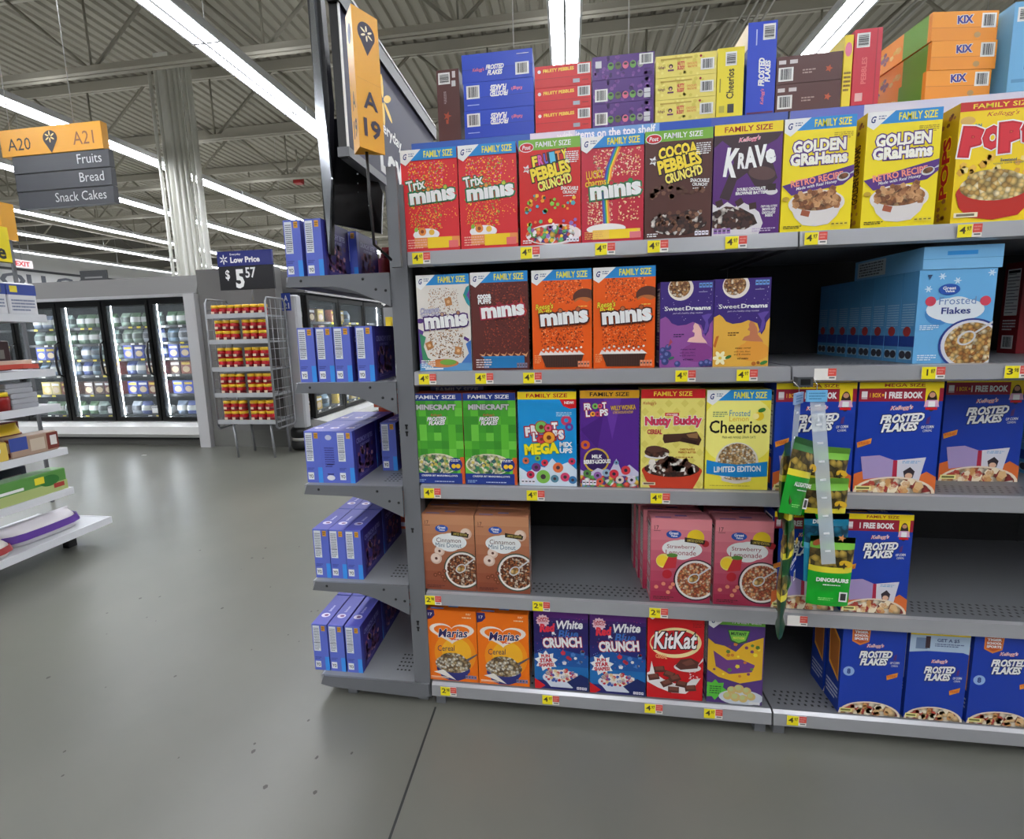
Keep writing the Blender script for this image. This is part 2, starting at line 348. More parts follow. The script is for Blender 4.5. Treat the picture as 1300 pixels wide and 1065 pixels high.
def a_pops(f):
    f.rect(0, 0, 1, 1, (250, 216, 16)); band(f, 'FAMILY SIZE', (206, 38, 34), (250, 225, 60), .925)
    f.text("Kellogg's", .32, .865, .7, .91, (190, 30, 50), .0, .35)
    f.ell(.1, .85, .09, .035, (225, 180, 90)); f.text('CORN', .1, .79, .27, .82, (60, 130, 150), .04, rot=2)
    o = [(W_, .09), ((200, 30, 45), .05)]
    for c, x0, x1, y0, y1, r in (('P', .05, .3, .56, .79, -6), ('O', .3, .52, .61, .79, 0), ('P', .5, .76, .58, .81, 3), ('S', .76, .97, .64, .82, 6)): f.text(c, x0, y0, x1, y1, (222, 40, 55), .06, 0, r, out=o)
    f.scat(24, 4, .05, .38, .95, .55, [(240,190,70),(250,225,140),(225,170,60)], .045)
    f.text('Sweetened', .53, .5, .72, .525, (40, 60, 120), .02); f.text('crispy corn cereal', .45, .475, .8, .495, (40, 60, 120), .0)
    f.ell(.5, .25, .47, .13, (190, 40, 30), 32); f.poly([(.03, .25), (.97, .25), (.92, .14), (.8, .05), (.5, .02), (.2, .05), (.08, .14)], (196, 44, 32)); f.ell(.5, .3, .43, .12, CORNP, 32); f.ell(.45, .38, .3, .06, CORNP, 28)
    f.rect(.03, .05, .32, .09, (245, 235, 200)); f.rect(.06, .06, .28, .08, (120, 110, 90))
def a_ctc(f):
    f.rect(0, 0, 1, 1, (228, 222, 212)); gm(f)
    f.poly([(1, .88), (.94, .86), (.88, .78), (.94, .7), (1, .66)], (30, 140, 150)); f.poly([(1, .84), (.95, .78), (1, .72)], (120, 60, 150)); f.poly([(.88, .8), (.93, .77), (.91, .74)], (80, 170, 70))
    f.scat(220, 21, .22, .58, .8, .86, [(190,140,90),(160,110,65),(120,80,45)], .009)
    f.scat(300, 22, .2, .14, .85, .44, [(200,150,100),(170,120,75),(120,80,45)], .011)
    for x, y, r in ((.6, .72, 10), (.75, .21, -8), (.2, .27, 20)): f.poly([(x+.09*math.cos(math.radians(a+r)), y+.058*math.sin(math.radians(a+r))) for a in (45, 135, 225, 315)], (190, 130, 75)); f.circ(x, y, .03, (225, 180, 130))
    f.poly([(0, .45), (.1, .42), (.04, .3), (.1, .16), (.3, .05), (.5, .02), (0, .0)], (90, 60, 140)); f.poly([(.02, .4), (.14, .36), (.09, .26), (.16, .14), (.36, .07), (.2, .06), (.06, .12)], (60, 140, 100))
    f.poly([(1, .32), (.9, .28), (.95, .18), (.8, .08), (.6, .04), (1, .02)], (70, 120, 190)); f.poly([(.95, .3), (.86, .33), (.88, .36), (.97, .33)], (90, 50, 130))
    f.rect(0, 0, 1, .08, (90, 150, 200)); f.ell(.45, .08, .3, .045, (210, 130, 70)); f.ell(.55, .09, .16, .03, (120, 170, 70)); f.lines(.03, .03, .3, .12, 4, W_); f.rect(.1, .015, .45, .03, W_)
    f.text('Cinnamon', .06, .61, .42, .67, (190, 190, 215), .01, .2, 5, out=((110, 105, 150), .03)); f.text('Toast Crunch', .06, .57, .42, .61, (190, 190, 215), .0, .2, 5, out=((110, 105, 150), .03))
    f.ell(.05, .53, .07, .025, (80, 40, 120)); minis(f, .13, .46, .95, .57, (74, 36, 110), [(190, 150, 120), (170, 120, 90)])
def a_puffs(f):
    f.rect(0, 0, 1, 1, (96, 40, 34)); f.scat(520, 31, .2, .2, .95, .88, [(150,62,40),(170,72,46),(60,24,20),(130,52,36)], .011); gm(f)
    for i in range(7): f.poly([(.12+i*.125, .17), (.2+i*.125, .13), (.24+i*.125, .19), (.2+i*.125, .16)], (225, 160, 110))
    f.poly([(.88, .75), (.93, .65), (.98, .6), (.95, .55), (.85, .6)], (200, 70, 40))
    f.rect(.2, .02, .92, .13, (28, 120, 180)); f.poly([(.14, .145), (.95, .145), (.9, .13), (.2, .13)], (40, 130, 190)); f.lines(.06, .02, .34, .12, 4, (220, 205, 200)); facts(f, .78, .02, .97, .07, (140, 130, 150))
    f.text('cocoa', .12, .73, .36, .78, W_, .05, rot=2); f.text('PUFFS', .13, .68, .36, .73, W_, .05, rot=2)
    minis(f, .18, .55, .94, .65, (176, 40, 70), [(140, 50, 50), (130, 50, 40)])
def a_reese(f):
    f.rect(0, 0, 1, 1, (240, 94, 10)); f.scat(260, 41, .2, .66, .85, .89, [(170,55,15),(120,45,25),(255,150,90),(200,70,30)], .011)
    f.scat(380, 42, .15, .2, .85, .46, [(170,55,15),(120,45,25),(255,150,90),(200,70,30)], .011); gm(f)
    f.ell(.88, .72, .19, .085, (92, 50, 36)); f.ell(.86, .68, .15, .04, (190, 110, 60)); f.poly([(.68, .66), (.8, .7), (.92, .67), (1, .69), (1, .62), (.72, .62)], (240, 94, 10)); f.lines(.78, .62, .97, .64, 1, (250, 200, 90))
    for i in range(9): f.poly([(.14+i*.08, .19), (.1+i*.08, .145), (.24+i*.08, .145)], (240, 232, 226)); f.circ(.18+i*.08, .2+(i*7 % 3)*.01, .018, (240, 232, 226))
    f.rect(.16, .13, .84, .16, (240, 232, 226)); f.poly([(.14, .145), (.86, .145), (.8, .02), (.22, .02)], (74, 44, 34))
    for i in range(16): f.rect(.2+i*.04, .02, .206+i*.04, .135, (56, 32, 26))
    facts(f, .76, .02, .96, .08, (240, 150, 110)); f.lines(.03, .06, .14, .15, 5, (250, 170, 110))
    f.text("Reese's", .06, .61, .36, .67, (250, 222, 50), .02, .2, 5, out=((90, 45, 20), .03)); f.text('Puffs', .1, .565, .34, .61, (250, 222, 50), .02, .2, 5, out=((90, 45, 20), .03))
    minis(f, .14, .46, .94, .57, (70, 30, 20), [(190, 110, 70), (180, 90, 50)])
def a_dream(bg, skin, dress, low, fruit):
    def a(f):
        N = (62, 40, 122)
        f.rect(0, 0, 1, 1, N); f.scat(26, 51, .03, .5, .97, .97, [(240, 235, 250)], .006)
        f.ell(.38, .92, .24, .14, (235, 225, 215), 28); f.ell(.36, .93, .2, .115, GRAN, 28); facts(f, .72, .92, .97, .975, (110, 160, 220)); f.rect(.72, .87, .88, .875, (200, 200, 230))
        f.poly([(0, 0), (0, .57), (.1, .6), (.16, .57), (.22, .52), (.34, .49), (.5, .5), (.62, .53), (.78, .49), (.82, .42), (.86, .36), (.92, .42), (.94, .5), (1, .55), (1, 0)], bg)
        f.poly([(.78, .6), (.86, .52), (.84, .44), (.8, .38), (.88, .4), (.92, .48), (.9, .55), (.98, .62), (.9, .62)], (100, 76, 165))
        f.poly([(.66, .52), (.72, .5), (.78, .44), (.8, .36), (.88, .3), (.9, .27), (.52, .3), (.56, .34), (.65, .36), (.66, .4), (.61, .42), (.64, .45), (.63, .48)], skin)
        f.ell(.72, .17, .3, .11, dress); f.poly([(.42, .12), (.54, .24), (.6, .29), (.88, .28), (.97, .2), (.97, .1), (.6, .08)], dress)
        f.text('Sweet', .08, .665, .46, .715, W_, .012); f.text('Dreams', .48, .665, .95, .715, W_, .035); f.text('part of a healthy sleep routine', .24, .62, .8, .645, (225, 220, 240), 0, .2)
        f.lines(.26, .35, .46, .4, 2, low); f.text('sleepy cereal', .4, .2, .68, .22, low, .02); f.text('with oats, fiber,', .38, .16, .68, .18, low, .0); f.text('and B vitamins', .38, .13, .68, .15, low, .0); f.text('VITAMIN', .44, .08, .64, .1, low, .03); fruit(f)
    return a
def fr_blue(f):
    for x, y, r in ((.06, .2, .07), (.14, .15, .08), (.05, .12, .06), (.16, .24, .06), (.1, .07, .07), (.34, .04, .06), (.8, .04, .06), (.9, .05, .07), (.97, .04, .05)): f.circ(x, y, r, (62, 70, 130)); f.circ(x-.012, y+.01, r*.45, (110, 120, 180))
    f.poly([(.15, .24), (.24, .3), (.2, .34)], (170, 70, 90)); f.ell(.22, .11, .06, .015, (60, 110, 90), rot=20)
def fr_van(f):
    f.poly([(.04, .22), (.1, .36), (.05, .35), (.0, .24)], (200, 110, 40))
    for i in range(6): f.ell(.13+.07*math.cos(i*1.05), .1+.045*math.sin(i*1.05), .07, .022, (246, 238, 190), rot=60*i)
    f.circ(.13, .1, .03, (235, 200, 60)); f.ell(.28, .11, .06, .018, (60, 120, 60), rot=25); f.circ(.74, .03, .04, (190, 110, 40)); f.circ(.82, .04, .03, (150, 90, 40)); f.ell(.92, .04, .07, .02, (60, 130, 60), rot=20)
def gv_oval(f, x, y, w=.13): f.ell(x, y, w, w*.5*f.W/f.H*1.15, (36, 84, 176)); f.text('Great', x-w*.62, y-.002, x+w*.62, y+.032, W_, .03); f.text('Value', x-w*.4, y-.03, x+w*.5, y-.005, W_, .03)
def cloud(f, cx, cy, w, h, c):
    f.ell(cx-w*.2, cy, w*.8, h*.85, c); f.ell(cx+w*.25, cy-h*.05, w*.75, h*.8, c); f.ell(cx, cy-h*.3, w*.6, h*.8, c); f.ell(cx+w*.05, cy+h*.35, w*.5, h*.6, c)
def a_gvff(f):
    B = (106, 176, 226); f.rect(0, 0, 1, 1, B)
    for x, y in ((.3, .93), (.93, .95), (.13, .8), (.5, .88)):
        for a in (0, 60, 120): f.ell(x, y, .055, .008, (205, 228, 245), 8, rot=a)
    f.ell(.27, .52, .17, .1, (70, 140, 205), rot=-30); cloud(f, .5, .58, .38, .14, (226, 234, 240)); f.circ(.17, .67, .07, (214, 70, 92)); f.circ(.88, .66, .07, (214, 70, 92))
    gv_oval(f, .4, .79, .14); f.text('Frosted', .28, .63, .76, .71, (110, 140, 190), .0); f.text('Flakes', .32, .53, .7, .6, (38, 56, 130), .02)
    f.ell(.74, .2, .42, .28, (44, 62, 140), 36); f.ell(.74, .2, .39, .26, (214, 214, 222), 36); f.ell(.75, .2, .35, .235, FLAKE, 36)
    spoon(f, .68, .27, .13, 35); f.lines(.05, .36, .3, .42, 3, (220, 236, 248)); f.lines(.05, .03, .3, .1, 3, (220, 236, 248)); f.poly([(.1, .95), (.16, .95), (.13, .9)], (50, 70, 110))
def a_mine(f):
    f.rect(0, 0, 1, 1, (74, 168, 44)); g = R(61); f.k += 1
    for i in range(7):
        for j in range(9):
            c = g.choice([(74,168,44),(92,186,50),(58,146,38),(110,200,66),(74,168,44),(66,158,42)]); f.mb.add([f.P((i/7, .12+j*.09)), f.P(((i+1)/7, .12+j*.09)), f.P(((i+1)/7, .21+j*.09)), f.P((i/7, .21+j*.09))], [(0, 1, 2, 3)], col(c))
    f.k += 1; f.rect(0, 0, .12, .35, (225, 90, 40)) if 0 else None; f.rect(.92, .0, 1, .3, (224, 96, 40))
    band(f, 'FAMILY SIZE', (26, 52, 134), W_, .92, .1, .88)
    f.text('MINECRAFT', .1, .82, .88, .88, (190, 190, 190), .05, out=[((40, 40, 40), .05)]); f.text("Kellogg's", .38, .745, .6, .78, (214, 40, 70), 0, .3)
    f.text('FROSTED', .3, .7, .68, .745, W_, .04, .3, 2, out=[((20, 30, 60), .05)]); f.text('FLAKES', .33, .655, .66, .7, W_, .04, .3, 2, out=[((20, 30, 60), .05)])
    f.ell(.45, .22, .44, .12, (225, 220, 190)); f.ell(.45, .22, .41, .11, GREENC, 30); f.ell(.3, .28, .2, .05, GREENC); f.scat(30, 63, .1, .15, .8, .3, [(60,130,90),(230,225,190),(210,190,90),(90,160,80)], .035)
    f.rect(0, 0, .95, .12, (30, 56, 140)); f.text('CREEPER BIT MARSHMALLOWS', .14, .08, .86, .1, W_, .02); f.lines(.04, .015, .22, .05, 2, (150, 180, 220)); f.lines(.4, .015, .9, .035, 1, (190, 200, 225))
    f.circ(.83, .22, .13, (28, 52, 130)); f.circ(.79, .2, .045, (246, 200, 40)); f.circ(.88, .2, .045, (246, 200, 40)); f.lines(.74, .25, .92, .28, 2, W_)
def a_loops(f):
    f.rect(0, 0, 1, 1, (20, 148, 214)); band(f, 'FAMILY SIZE', (246, 214, 30), (190, 30, 30), .92)
    f.poly([(.72, .92), (1, .92), (1, .83), (.9, .82), (.78, .85)], RED); f.text('NEW!', .8, .87, .96, .9, W_, .04)
    for i, (x, y, r, c) in enumerate(((.83, .7, .09, (200, 60, 100)), (.88, .63, .07, (110, 60, 150)))): f.circ(x, y, r, c); f.circ(x, y, r*.4, (20, 148, 214))
    f.lines(.66, .74, .92, .79, 3, (180, 220, 240)); o = [((170, 20, 40), .1)]
    for c, x0, x1, y0, y1 in (('F', .12, .22, .53, .63), ('R', .22, .34, .55, .65), ('T', .58, .68, .58, .68), ('L', .25, .34, .48, .57), ('P', .6, .7, .5, .6), ('S', .69, .79, .5, .6)): f.text(c, x0, y0, x1, y1, W_, .06, 0, 4, out=o)
    for x, y, r, c in ((.4, .63, .1, (120, 190, 90)), (.52, .62, .06, (230, 90, 120)), (.4, .5, .07, (210, 60, 80)), (.53, .52, .1, (246, 166, 50))): f.circ(x, y, r+.015, (170, 20, 40)); f.circ(x, y, r, c); f.circ(x, y, r*.4, (120, 60, 30))
    f.text('MEGA', .1, .34, .7, .46, (250, 232, 30), .06, rot=4, out=[((90, 150, 40), .03)]); f.text('MIX', .71, .42, .93, .475, W_, .04); f.text('UPS', .71, .355, .93, .41, W_, .04)
    f.poly([(0, .2), (.15, .14), (.3, .22), (.45, .2), (.58, .3), (.7, .22), (.85, .26), (1, .18), (1, 0), (0, 0)], (214, 228, 240))
    for x, y, r, c in ((.12, .27, .06, (220,110,70)), (.3, .2, .08, (120,60,130)), (.45, .25, .06, (220,50,70)), (.68, .2, .09, (235,120,70)), (.92, .27, .06, (210,50,90)), (.2, .12, .07, (200,50,80)), (.42, .1, .12, (130,190,80)), (.62, .08, .07, (90,140,160)), (.8, .1, .08, (220,70,110)), (.93, .07, .07, (60,120,170)), (.33, .3, .05, (120,180,80))): f.circ(x, y, r, c); f.circ(x, y, r*.38, (70, 50, 60))
    facts(f, .03, .02, .28, .07)
def a_wonka(f):
    f.rect(0, 0, 1, 1, (86, 38, 140)); f.poly([(.4, .92), (.7, .92), (.55, .5)], (104, 54, 160)); f.poly([(0, .6), (.4, .75), (.3, .4)], (74, 30, 124)); band(f, 'FAMILY SIZE', (218, 160, 30), (40, 20, 16), .92, .17, .83)
    o = [((170, 20, 40), .08)]; f.text('FR', .07, .8, .2, .87, W_, .05, 0, 4, out=o); f.text('T', .38, .81, .45, .88, W_, .05, 0, 4, out=o); f.text('L', .1, .73, .17, .8, W_, .05, 0, 4, out=o); f.text('PS', .34, .74, .48, .81, W_, .05, 0, 4, out=o)
    for x, y, r, c in ((.26, .84, .05, (120,190,90)), (.34, .84, .04, (230,90,120)), (.22, .76, .045, (246,166,50)), (.3, .76, .045, (200,60,110))): f.circ(x, y, r, c); f.circ(x, y, r*.4, (90, 40, 30))
    f.text('WILLY WONKA', .52, .8, .94, .85, (226, 180, 70), .03, 0, 3, out=((60, 30, 20), .04)); f.text('& THE CHOCOLATE FACTORY', .56, .765, .9, .79, (226, 180, 70), .02, 0, 2)
    f.circ(.09, .44, .08, (214, 96, 40)); f.circ(.09, .44, .03, (86, 38, 140))
    f.circ(.28, .28, .22, (206, 170, 60)); f.circ(.28, .28, .19, (50, 24, 90)); f.text('MILK', .2, .3, .38, .34, W_, .04); f.text('BERRY-LICIOUS!', .06, .245, .52, .29, W_, .05, 0, 3, out=((50, 24, 90), .04))
    f.poly([(0, .18), (.15, .14), (.3, .2), (.5, .16), (.62, .3), (.7, .18), (.84, .24), (1, .16), (1, 0), (0, 0)], (200, 196, 220)); f.rect(0, 0, 1, .12, MIXED)
    for x, y, r, c in ((.12, .14, .07, (80,130,60)), (.3, .12, .07, (150,100,170)), (.45, .15, .07, (150,180,200)), (.58, .14, .08, (214,50,70)), (.78, .18, .08, (214,60,70)), (.68, .08, .07, (220,200,190)), (.34, .06, .06, (220,90,60)), (.88, .08, .07, (210,200,220)), (.62, .26, .04, (120,160,190))): f.circ(x, y, r, c); f.circ(x, y, r*.38, (40, 40, 60))
    facts(f, .03, .02, .28, .07)
def a_nutty(f):
    f.rect(0, 0, 1, 1, (232, 220, 116)); f.k += 1
    for i in range(8):
        for j in range(11):
            if (i+j) % 2: f.mb.add([f.P(((i+.5)/8, j/11*.9)), f.P(((i+1)/8, (j+.5)/11*.9)), f.P(((i+.5)/8, (j+1)/11*.9)), f.P((i/8, (j+.5)/11*.9))], [(0, 1, 2, 3)], col((222, 208, 100)))
    f.k += 1; band(f, 'FAMILY SIZE', (206, 28, 34), (250, 222, 70), .91, .2, .8); f.text("Kellogg's", .03, .84, .24, .88, (190, 30, 50), 0, .3)
    f.rect(.38, .735, .6, .765, RED); f.text('LITTLE DEBBIE', .4, .742, .58, .758, W_, .02)
    f.text('Nutty Buddy', .07, .62, .95, .73, (226, 60, 96), .02, 0, 1, out=[(W_, .08), ((170, 30, 60), .035)]); f.text('CEREAL', .1, .55, .34, .6, (196, 50, 70), .04)
    f.poly([(.35, .5), (.38, .46), (.62, .48), (.92, .44), (.96, .5), (.88, .58), (.66, .56), (.36, .55)], (72, 44, 32)); f.poly([(.72, .55), (.9, .57), (.9, .51), (.76, .52)], (150, 110, 70)); f.poly([(.62, .49), (.86, .45), (.9, .48), (.66, .52)], (50, 28, 22))
    f.text('CHOCOLATE &', .62, .39, .86, .41, (190, 110, 40), .03); f.text('PEANUT BUTTER', .6, .36, .88, .38, (190, 110, 40), .03); f.lines(.56, .31, .9, .33, 1, (180, 130, 60))
    f.ell(.26, .33, .2, .03, (225, 222, 218)); f.ell(.26, .37, .2, .055, CHOC); f.ell(.22, .4, .14, .035, (86, 52, 44)); f.poly([(.4, .32), (.5, .33), (.48, .27)], (220, 215, 210))
    f.ell(.5, .18, .48, .09, (196, 60, 34), 32); f.poly([(.02, .18), (.98, .18), (.92, .09), (.84, 0), (.16, 0), (.08, .09)], (200, 62, 36)); f.ell(.5, .2, .44, .085, CHOC, 30); f.ell(.5, .25, .3, .06, CHOC, 28)
    f.scat(34, 17, .15, .16, .85, .3, [(60,34,28),(96,62,48),(232,226,216),(78,46,36)], .05); f.rect(.03, .03, .24, .06, (240, 225, 190)); f.rect(.05, .037, .22, .053, (110, 90, 70))
def a_cheer(f):
    f.rect(0, 0, 1, 1, (242, 228, 74)); f.ell(.5, .6, .6, .35, (248, 240, 130)); gm(f)
    f.text('Frosted', .36, .74, .68, .8, (70, 150, 190), .0); f.text('Lemon', .36, .69, .66, .74, (236, 190, 40), .0); f.circ(.82, .74, .075, (246, 210, 40)); f.circ(.77, .74, .05, (250, 235, 150)); f.ell(.86, .8, .06, .02, (60, 130, 50), rot=20)
    f.lines(.1, .73, .33, .79, 3, (140, 160, 110)); f.text('Cheerios', .05, .57, .95, .7, (24, 20, 18), .015)
    f.text('Made with WHOLE GRAIN OATS', .26, .52, .78, .545, (120, 120, 70), .0)
    f.ell(.5, .27, .34, .21, (226, 220, 210), 36); f.ell(.5, .29, .3, .18, OATS, 36); f.ell(.5, .1, .24, .03, (214, 205, 196)); f.ell(.5, .12, .2, .025, OATS)
    f.poly([(.02, .3), (.25, .27), (.5, .255), (.75, .27), (.98, .29), (.98, .14), (.75, .13), (.5, .125), (.25, .14), (.02, .16)], (20, 134, 206)); f.text('LIMITED EDITION', .14, .18, .88, .24, W_, .03, 0, 2)
    f.lines(.08, .03, .92, .045, 1, (190, 170, 60))
def ff(yb, title, mega, kind):
    def a(f):
        Bl = (22, 60, 168)
        f.rect(0, 0, 1, 1, Bl)
        if kind == 'book':
            band(f, title, (248, 220, 20), (160, 50, 20), .945, .3, .78); f.rect(0, .83, 1, .945, (158, 26, 52))
            f.rect(.03, .86, .1, .92, (235, 230, 230)); f.rect(.03, .85, .1, .868, (200, 170, 180))
            if mega: f.text('1 BOX =', .13, .865, .3, .905, (246, 190, 50), .03)
            f.text('1 FREE BOOK', .31 if mega else .2, .855, .76 if mega else .72, .915, W_, .045)
            f.rect(.79, .79, .95, .945, (246, 214, 30)); f.ell(.87, .83, .06, .09, (50, 32, 26)); f.circ(.87, .885, .035, (206, 150, 120)); f.poly([(.78, .78), (.96, .78), (.94, .84), (.8, .84)], (220, 170, 200)); f.rect(.83, .78, .91, .83, (240, 240, 240)); f.rect(.8, .755, .94, .775, RED)
            ty = .74
        elif kind == 'school':
            f.rect(0, .93, 1, 1, (248, 214, 20)); f.text('FAMILY SIZE', .36, .945, .93, .985, (30, 40, 90), .03)
            f.poly([(.14, 1), (.44, 1), (.42, .8), (.28, .76), (.15, .8)], (226, 130, 50)); f.poly([(.16, .98), (.42, .98), (.4, .815), (.28, .78), (.17, .815)], (200, 90, 40))
            for i, w in enumerate(('MISSION', 'TIGER', 'SCHOOL', 'SPORTS')): f.text(w, .18, .925-i*.036, .4, .952-i*.036, W_, .05)
            f.circ(.13, .47, .09, (150, 180, 225)); f.text('8', .1, .44, .16, .5, (40, 60, 130), .05); ty = .73
        else:
            f.rect(0, .93, 1, 1, (248, 214, 20)); f.text('FAMILY SIZE', .2, .945, .8, .985, (30, 40, 90), .03)
            f.poly([(0, .93), (1, .93), (1, .74), (.9, .76), (.3, .76), (0, .74)], (170, 190, 210)); f.rect(.1, .78, .3, .9, (110, 130, 160)); f.rect(.26, .79, .34, .92, (60, 40, 50)); f.text('GET A $5', .45, .86, .82, .9, (50, 60, 110), .02); f.lines(.42, .81, .9, .85, 2, (90, 100, 140)); ty = .62
        f.text("Kellogg's", .38, ty+.005, .66, ty+.055, W_, .06, .35, 4); f.text("Kellogg's", .38, ty+.005, .66, ty+.055, (206, 30, 60), .0, .35, 4)
        o = [((12, 24, 70), .06)]
        f.text('FROSTED', .27, ty-.1, .8, ty-.02, W_, .05, .35, 4, out=o); f.text('FLAKES', .29, ty-.18, .74, ty-.1, W_, .05, .35, 4, out=o)
        f.poly([(.83, ty-.06), (.87, ty-.04), (.86, ty-.11), (.82, ty-.11)], (90, 50, 120)); f.text('OF CORN', .77, ty-.15, .92, ty-.125, W_, .02, .2, 4); f.text('CEREAL', .79, ty-.18, .9, ty-.16, W_, .0, .2, 4)
        fx = .1 if kind == 'book' else .82
        f.poly([(fx-.09, ty-.28), (fx+.09, ty-.24), (fx+.08, ty-.29), (fx-.08, ty-.33)], (230, 150, 50)); f.text("THEY'RE GR-R-REAT!", fx-.08, ty-.3, fx+.07, ty-.27, (200, 60, 30), .02, 0, 8)
        if kind == 'book':
            f.poly([(0, .17), (.12, .2), (.3, .14), (.3, 0), (0, 0)], (222, 110, 50)); f.poly([(1, .15), (.88, .2), (.7, .12), (.7, 0), (1, 0)], (222, 110, 50))
            f.poly([(.07, .33), (.3, .345), (.48, .3), (.5, .1), (.32, .14), (.12, .12)], (170, 150, 196)); f.poly([(.5, .3), (.62, .31), (.86, .33), (.8, .12), (.5, .1)], (214, 212, 222)); f.poly([(.47, .3), (.52, .3), (.53, .1), (.47, .1)], (180, 40, 70)); f.poly([(.6, .2), (.68, .24), (.74, .2), (.72, .14), (.62, .14)], (50, 40, 50)); f.ell(.67, .16, .045, .025, (226, 180, 150)); f.lines(.58, .27, .8, .3, 2, (120, 170, 210))
        f.ell(.5, .0, .5, .15, (232, 214, 190), 32); f.ell(.5, .0, .46, .135, BERRY, 32); f.circ(.36, .05, .07, (170, 50, 45)); f.scat(24, 19, .15, .01, .85, .11, [(240,225,195),(205,150,90),(180,70,55),(225,185,130)], .05)
        f.rect(.02, .02, .22, .06, (240, 232, 150)); f.rect(.04, .03, .2, .05, (120, 120, 60))
    return a
def gvbowl(bgs, name, nc, bmat, rim, extra):
    def a(f):
        n = 8
        for i in range(n):
            t = i/(n-1); c = tuple(int(bgs[0][k]*(1-t)+bgs[1][k]*t) for k in range(3)); f.rect(0, i/n, 1, (i+1)/n, c); f.k -= 1
        f.k += 1
        f.text('17', .06, .87, .13, .92, (60, 30, 30), .0); f.rect(.05, .855, .16, .86, (60, 30, 30)); extra(f, 0)
        cloud(f, .52, .65, .33, .12, (232, 234, 232)); gv_oval(f, .38, .82, .125)
        f.poly([(.56, .79), (.9, .76), (.88, .71), (.56, .735)], (40, 28, 20)); f.text('LIMITED EDITION', .6, .735, .86, .765, (200, 180, 90), .02, 0, -5)
        f.text(name[0], .27, .64, .74, .7, nc[0], .0); f.text(name[1], .25, .575, .75, .635, nc[1], .0)
        f.ell(.76, .28, .37, .25, rim, 36); f.ell(.76, .28, .345, .235, (230, 226, 220), 36); f.ell(.76, .28, .31, .21, bmat, 36); spoon(f, .72, .3, .11, 38); extra(f, 1); f.lines(.05, .03, .4, .07, 2, (90, 40, 40))
    return a
def ex_don(f, k):
    if k == 0:
        for x, y, r in ((.84, .76, .11), (.32, .52, .1), (.25, .42, .11)): f.circ(x, y, r, (214, 184, 164)); f.circ(x-.01, y+.008, r*.8, (230, 208, 192)); f.circ(x, y, r*.25, (90, 48, 36))
    else:
        for x, y in ((.22, .2), (.3, .22), (.36, .18), (.4, .14), (.4, .26)): f.circ(x, y, .04, (120, 60, 32)); f.circ(x, y, .016, (170, 100, 80))
def ex_straw(f, k):
    if k == 0: f.circ(.74, .79, .14, (236, 200, 40)); f.circ(.9, .72, .06, (170, 30, 40))
    else:
        f.circ(.22, .5, .13, (240, 225, 120)); f.circ(.2, .5, .1, (246, 210, 50)); f.poly([(.2, .4), (.42, .42), (.44, .56), (.3, .56)], (200, 50, 60)); f.ell(.36, .57, .09, .025, (90, 140, 60)); f.ell(.28, .34, .08, .055, (190, 36, 50), rot=-20)
        for x, y in ((.22, .22), (.34, .18), (.3, .12), (.38, .22), (.1, .18)): f.circ(x, y, .035, (226, 140, 110))
def a_marias(f):
    f.rect(0, 0, 1, 1, (244, 118, 14)); f.ell(.55, .4, .42, .3, (248, 150, 24)); f.ell(.58, .42, .3, .2, (250, 184, 40))
    f.poly([(0, 1), (.16, 1), (.17, .93), (.1, .88), (0, .86)], (50, 40, 110)); f.text('17', .04, .92, .12, .96, W_, .02); f.lines(.72, .9, .97, .93, 1, (255, 220, 180)); f.lines(.8, .95, .9, .98, 2, (255, 220, 180))
    f.heart(.5, .7, .45, .17, (240, 226, 214)); f.heart(.5, .705, .36, .125, (244, 118, 14)); f.ell(.5, .86, .05, .03, (244, 118, 14))
    f.text('Marias', .22, .63, .82, .75, (36, 28, 90), .02, .25, 3, out=[(W_, .03)]); f.text('Cereal', .2, .43, .55, .51, (36, 28, 90), .0, .15, 4); f.lines(.5, .59, .68, .615, 1, (220, 60, 90))
    f.ell(.5, .17, .34, .1, (48, 52, 120), 30); f.poly([(.16, .17), (.84, .17), (.74, .05), (.6, .01), (.4, .01), (.26, .05)], (48, 52, 120)); f.ell(.5, .25, .36, .13, MARB, 30); f.poly([(.8, .3), (1, .4), (1, .42), (.78, .33)], (100, 90, 100)); f.ell(.5, .33, .25, .08, MARB)
    f.poly([(.1, .12), (.3, .16), (.4, .05), (.55, .02), (.2, .04)][:4], (236, 230, 220)); facts(f, .74, .05, .97, .1, (130, 130, 170)); f.rect(.04, .05, .45, .06, (255, 230, 200)); f.rect(.04, .035, .4, .04, (255, 230, 200))
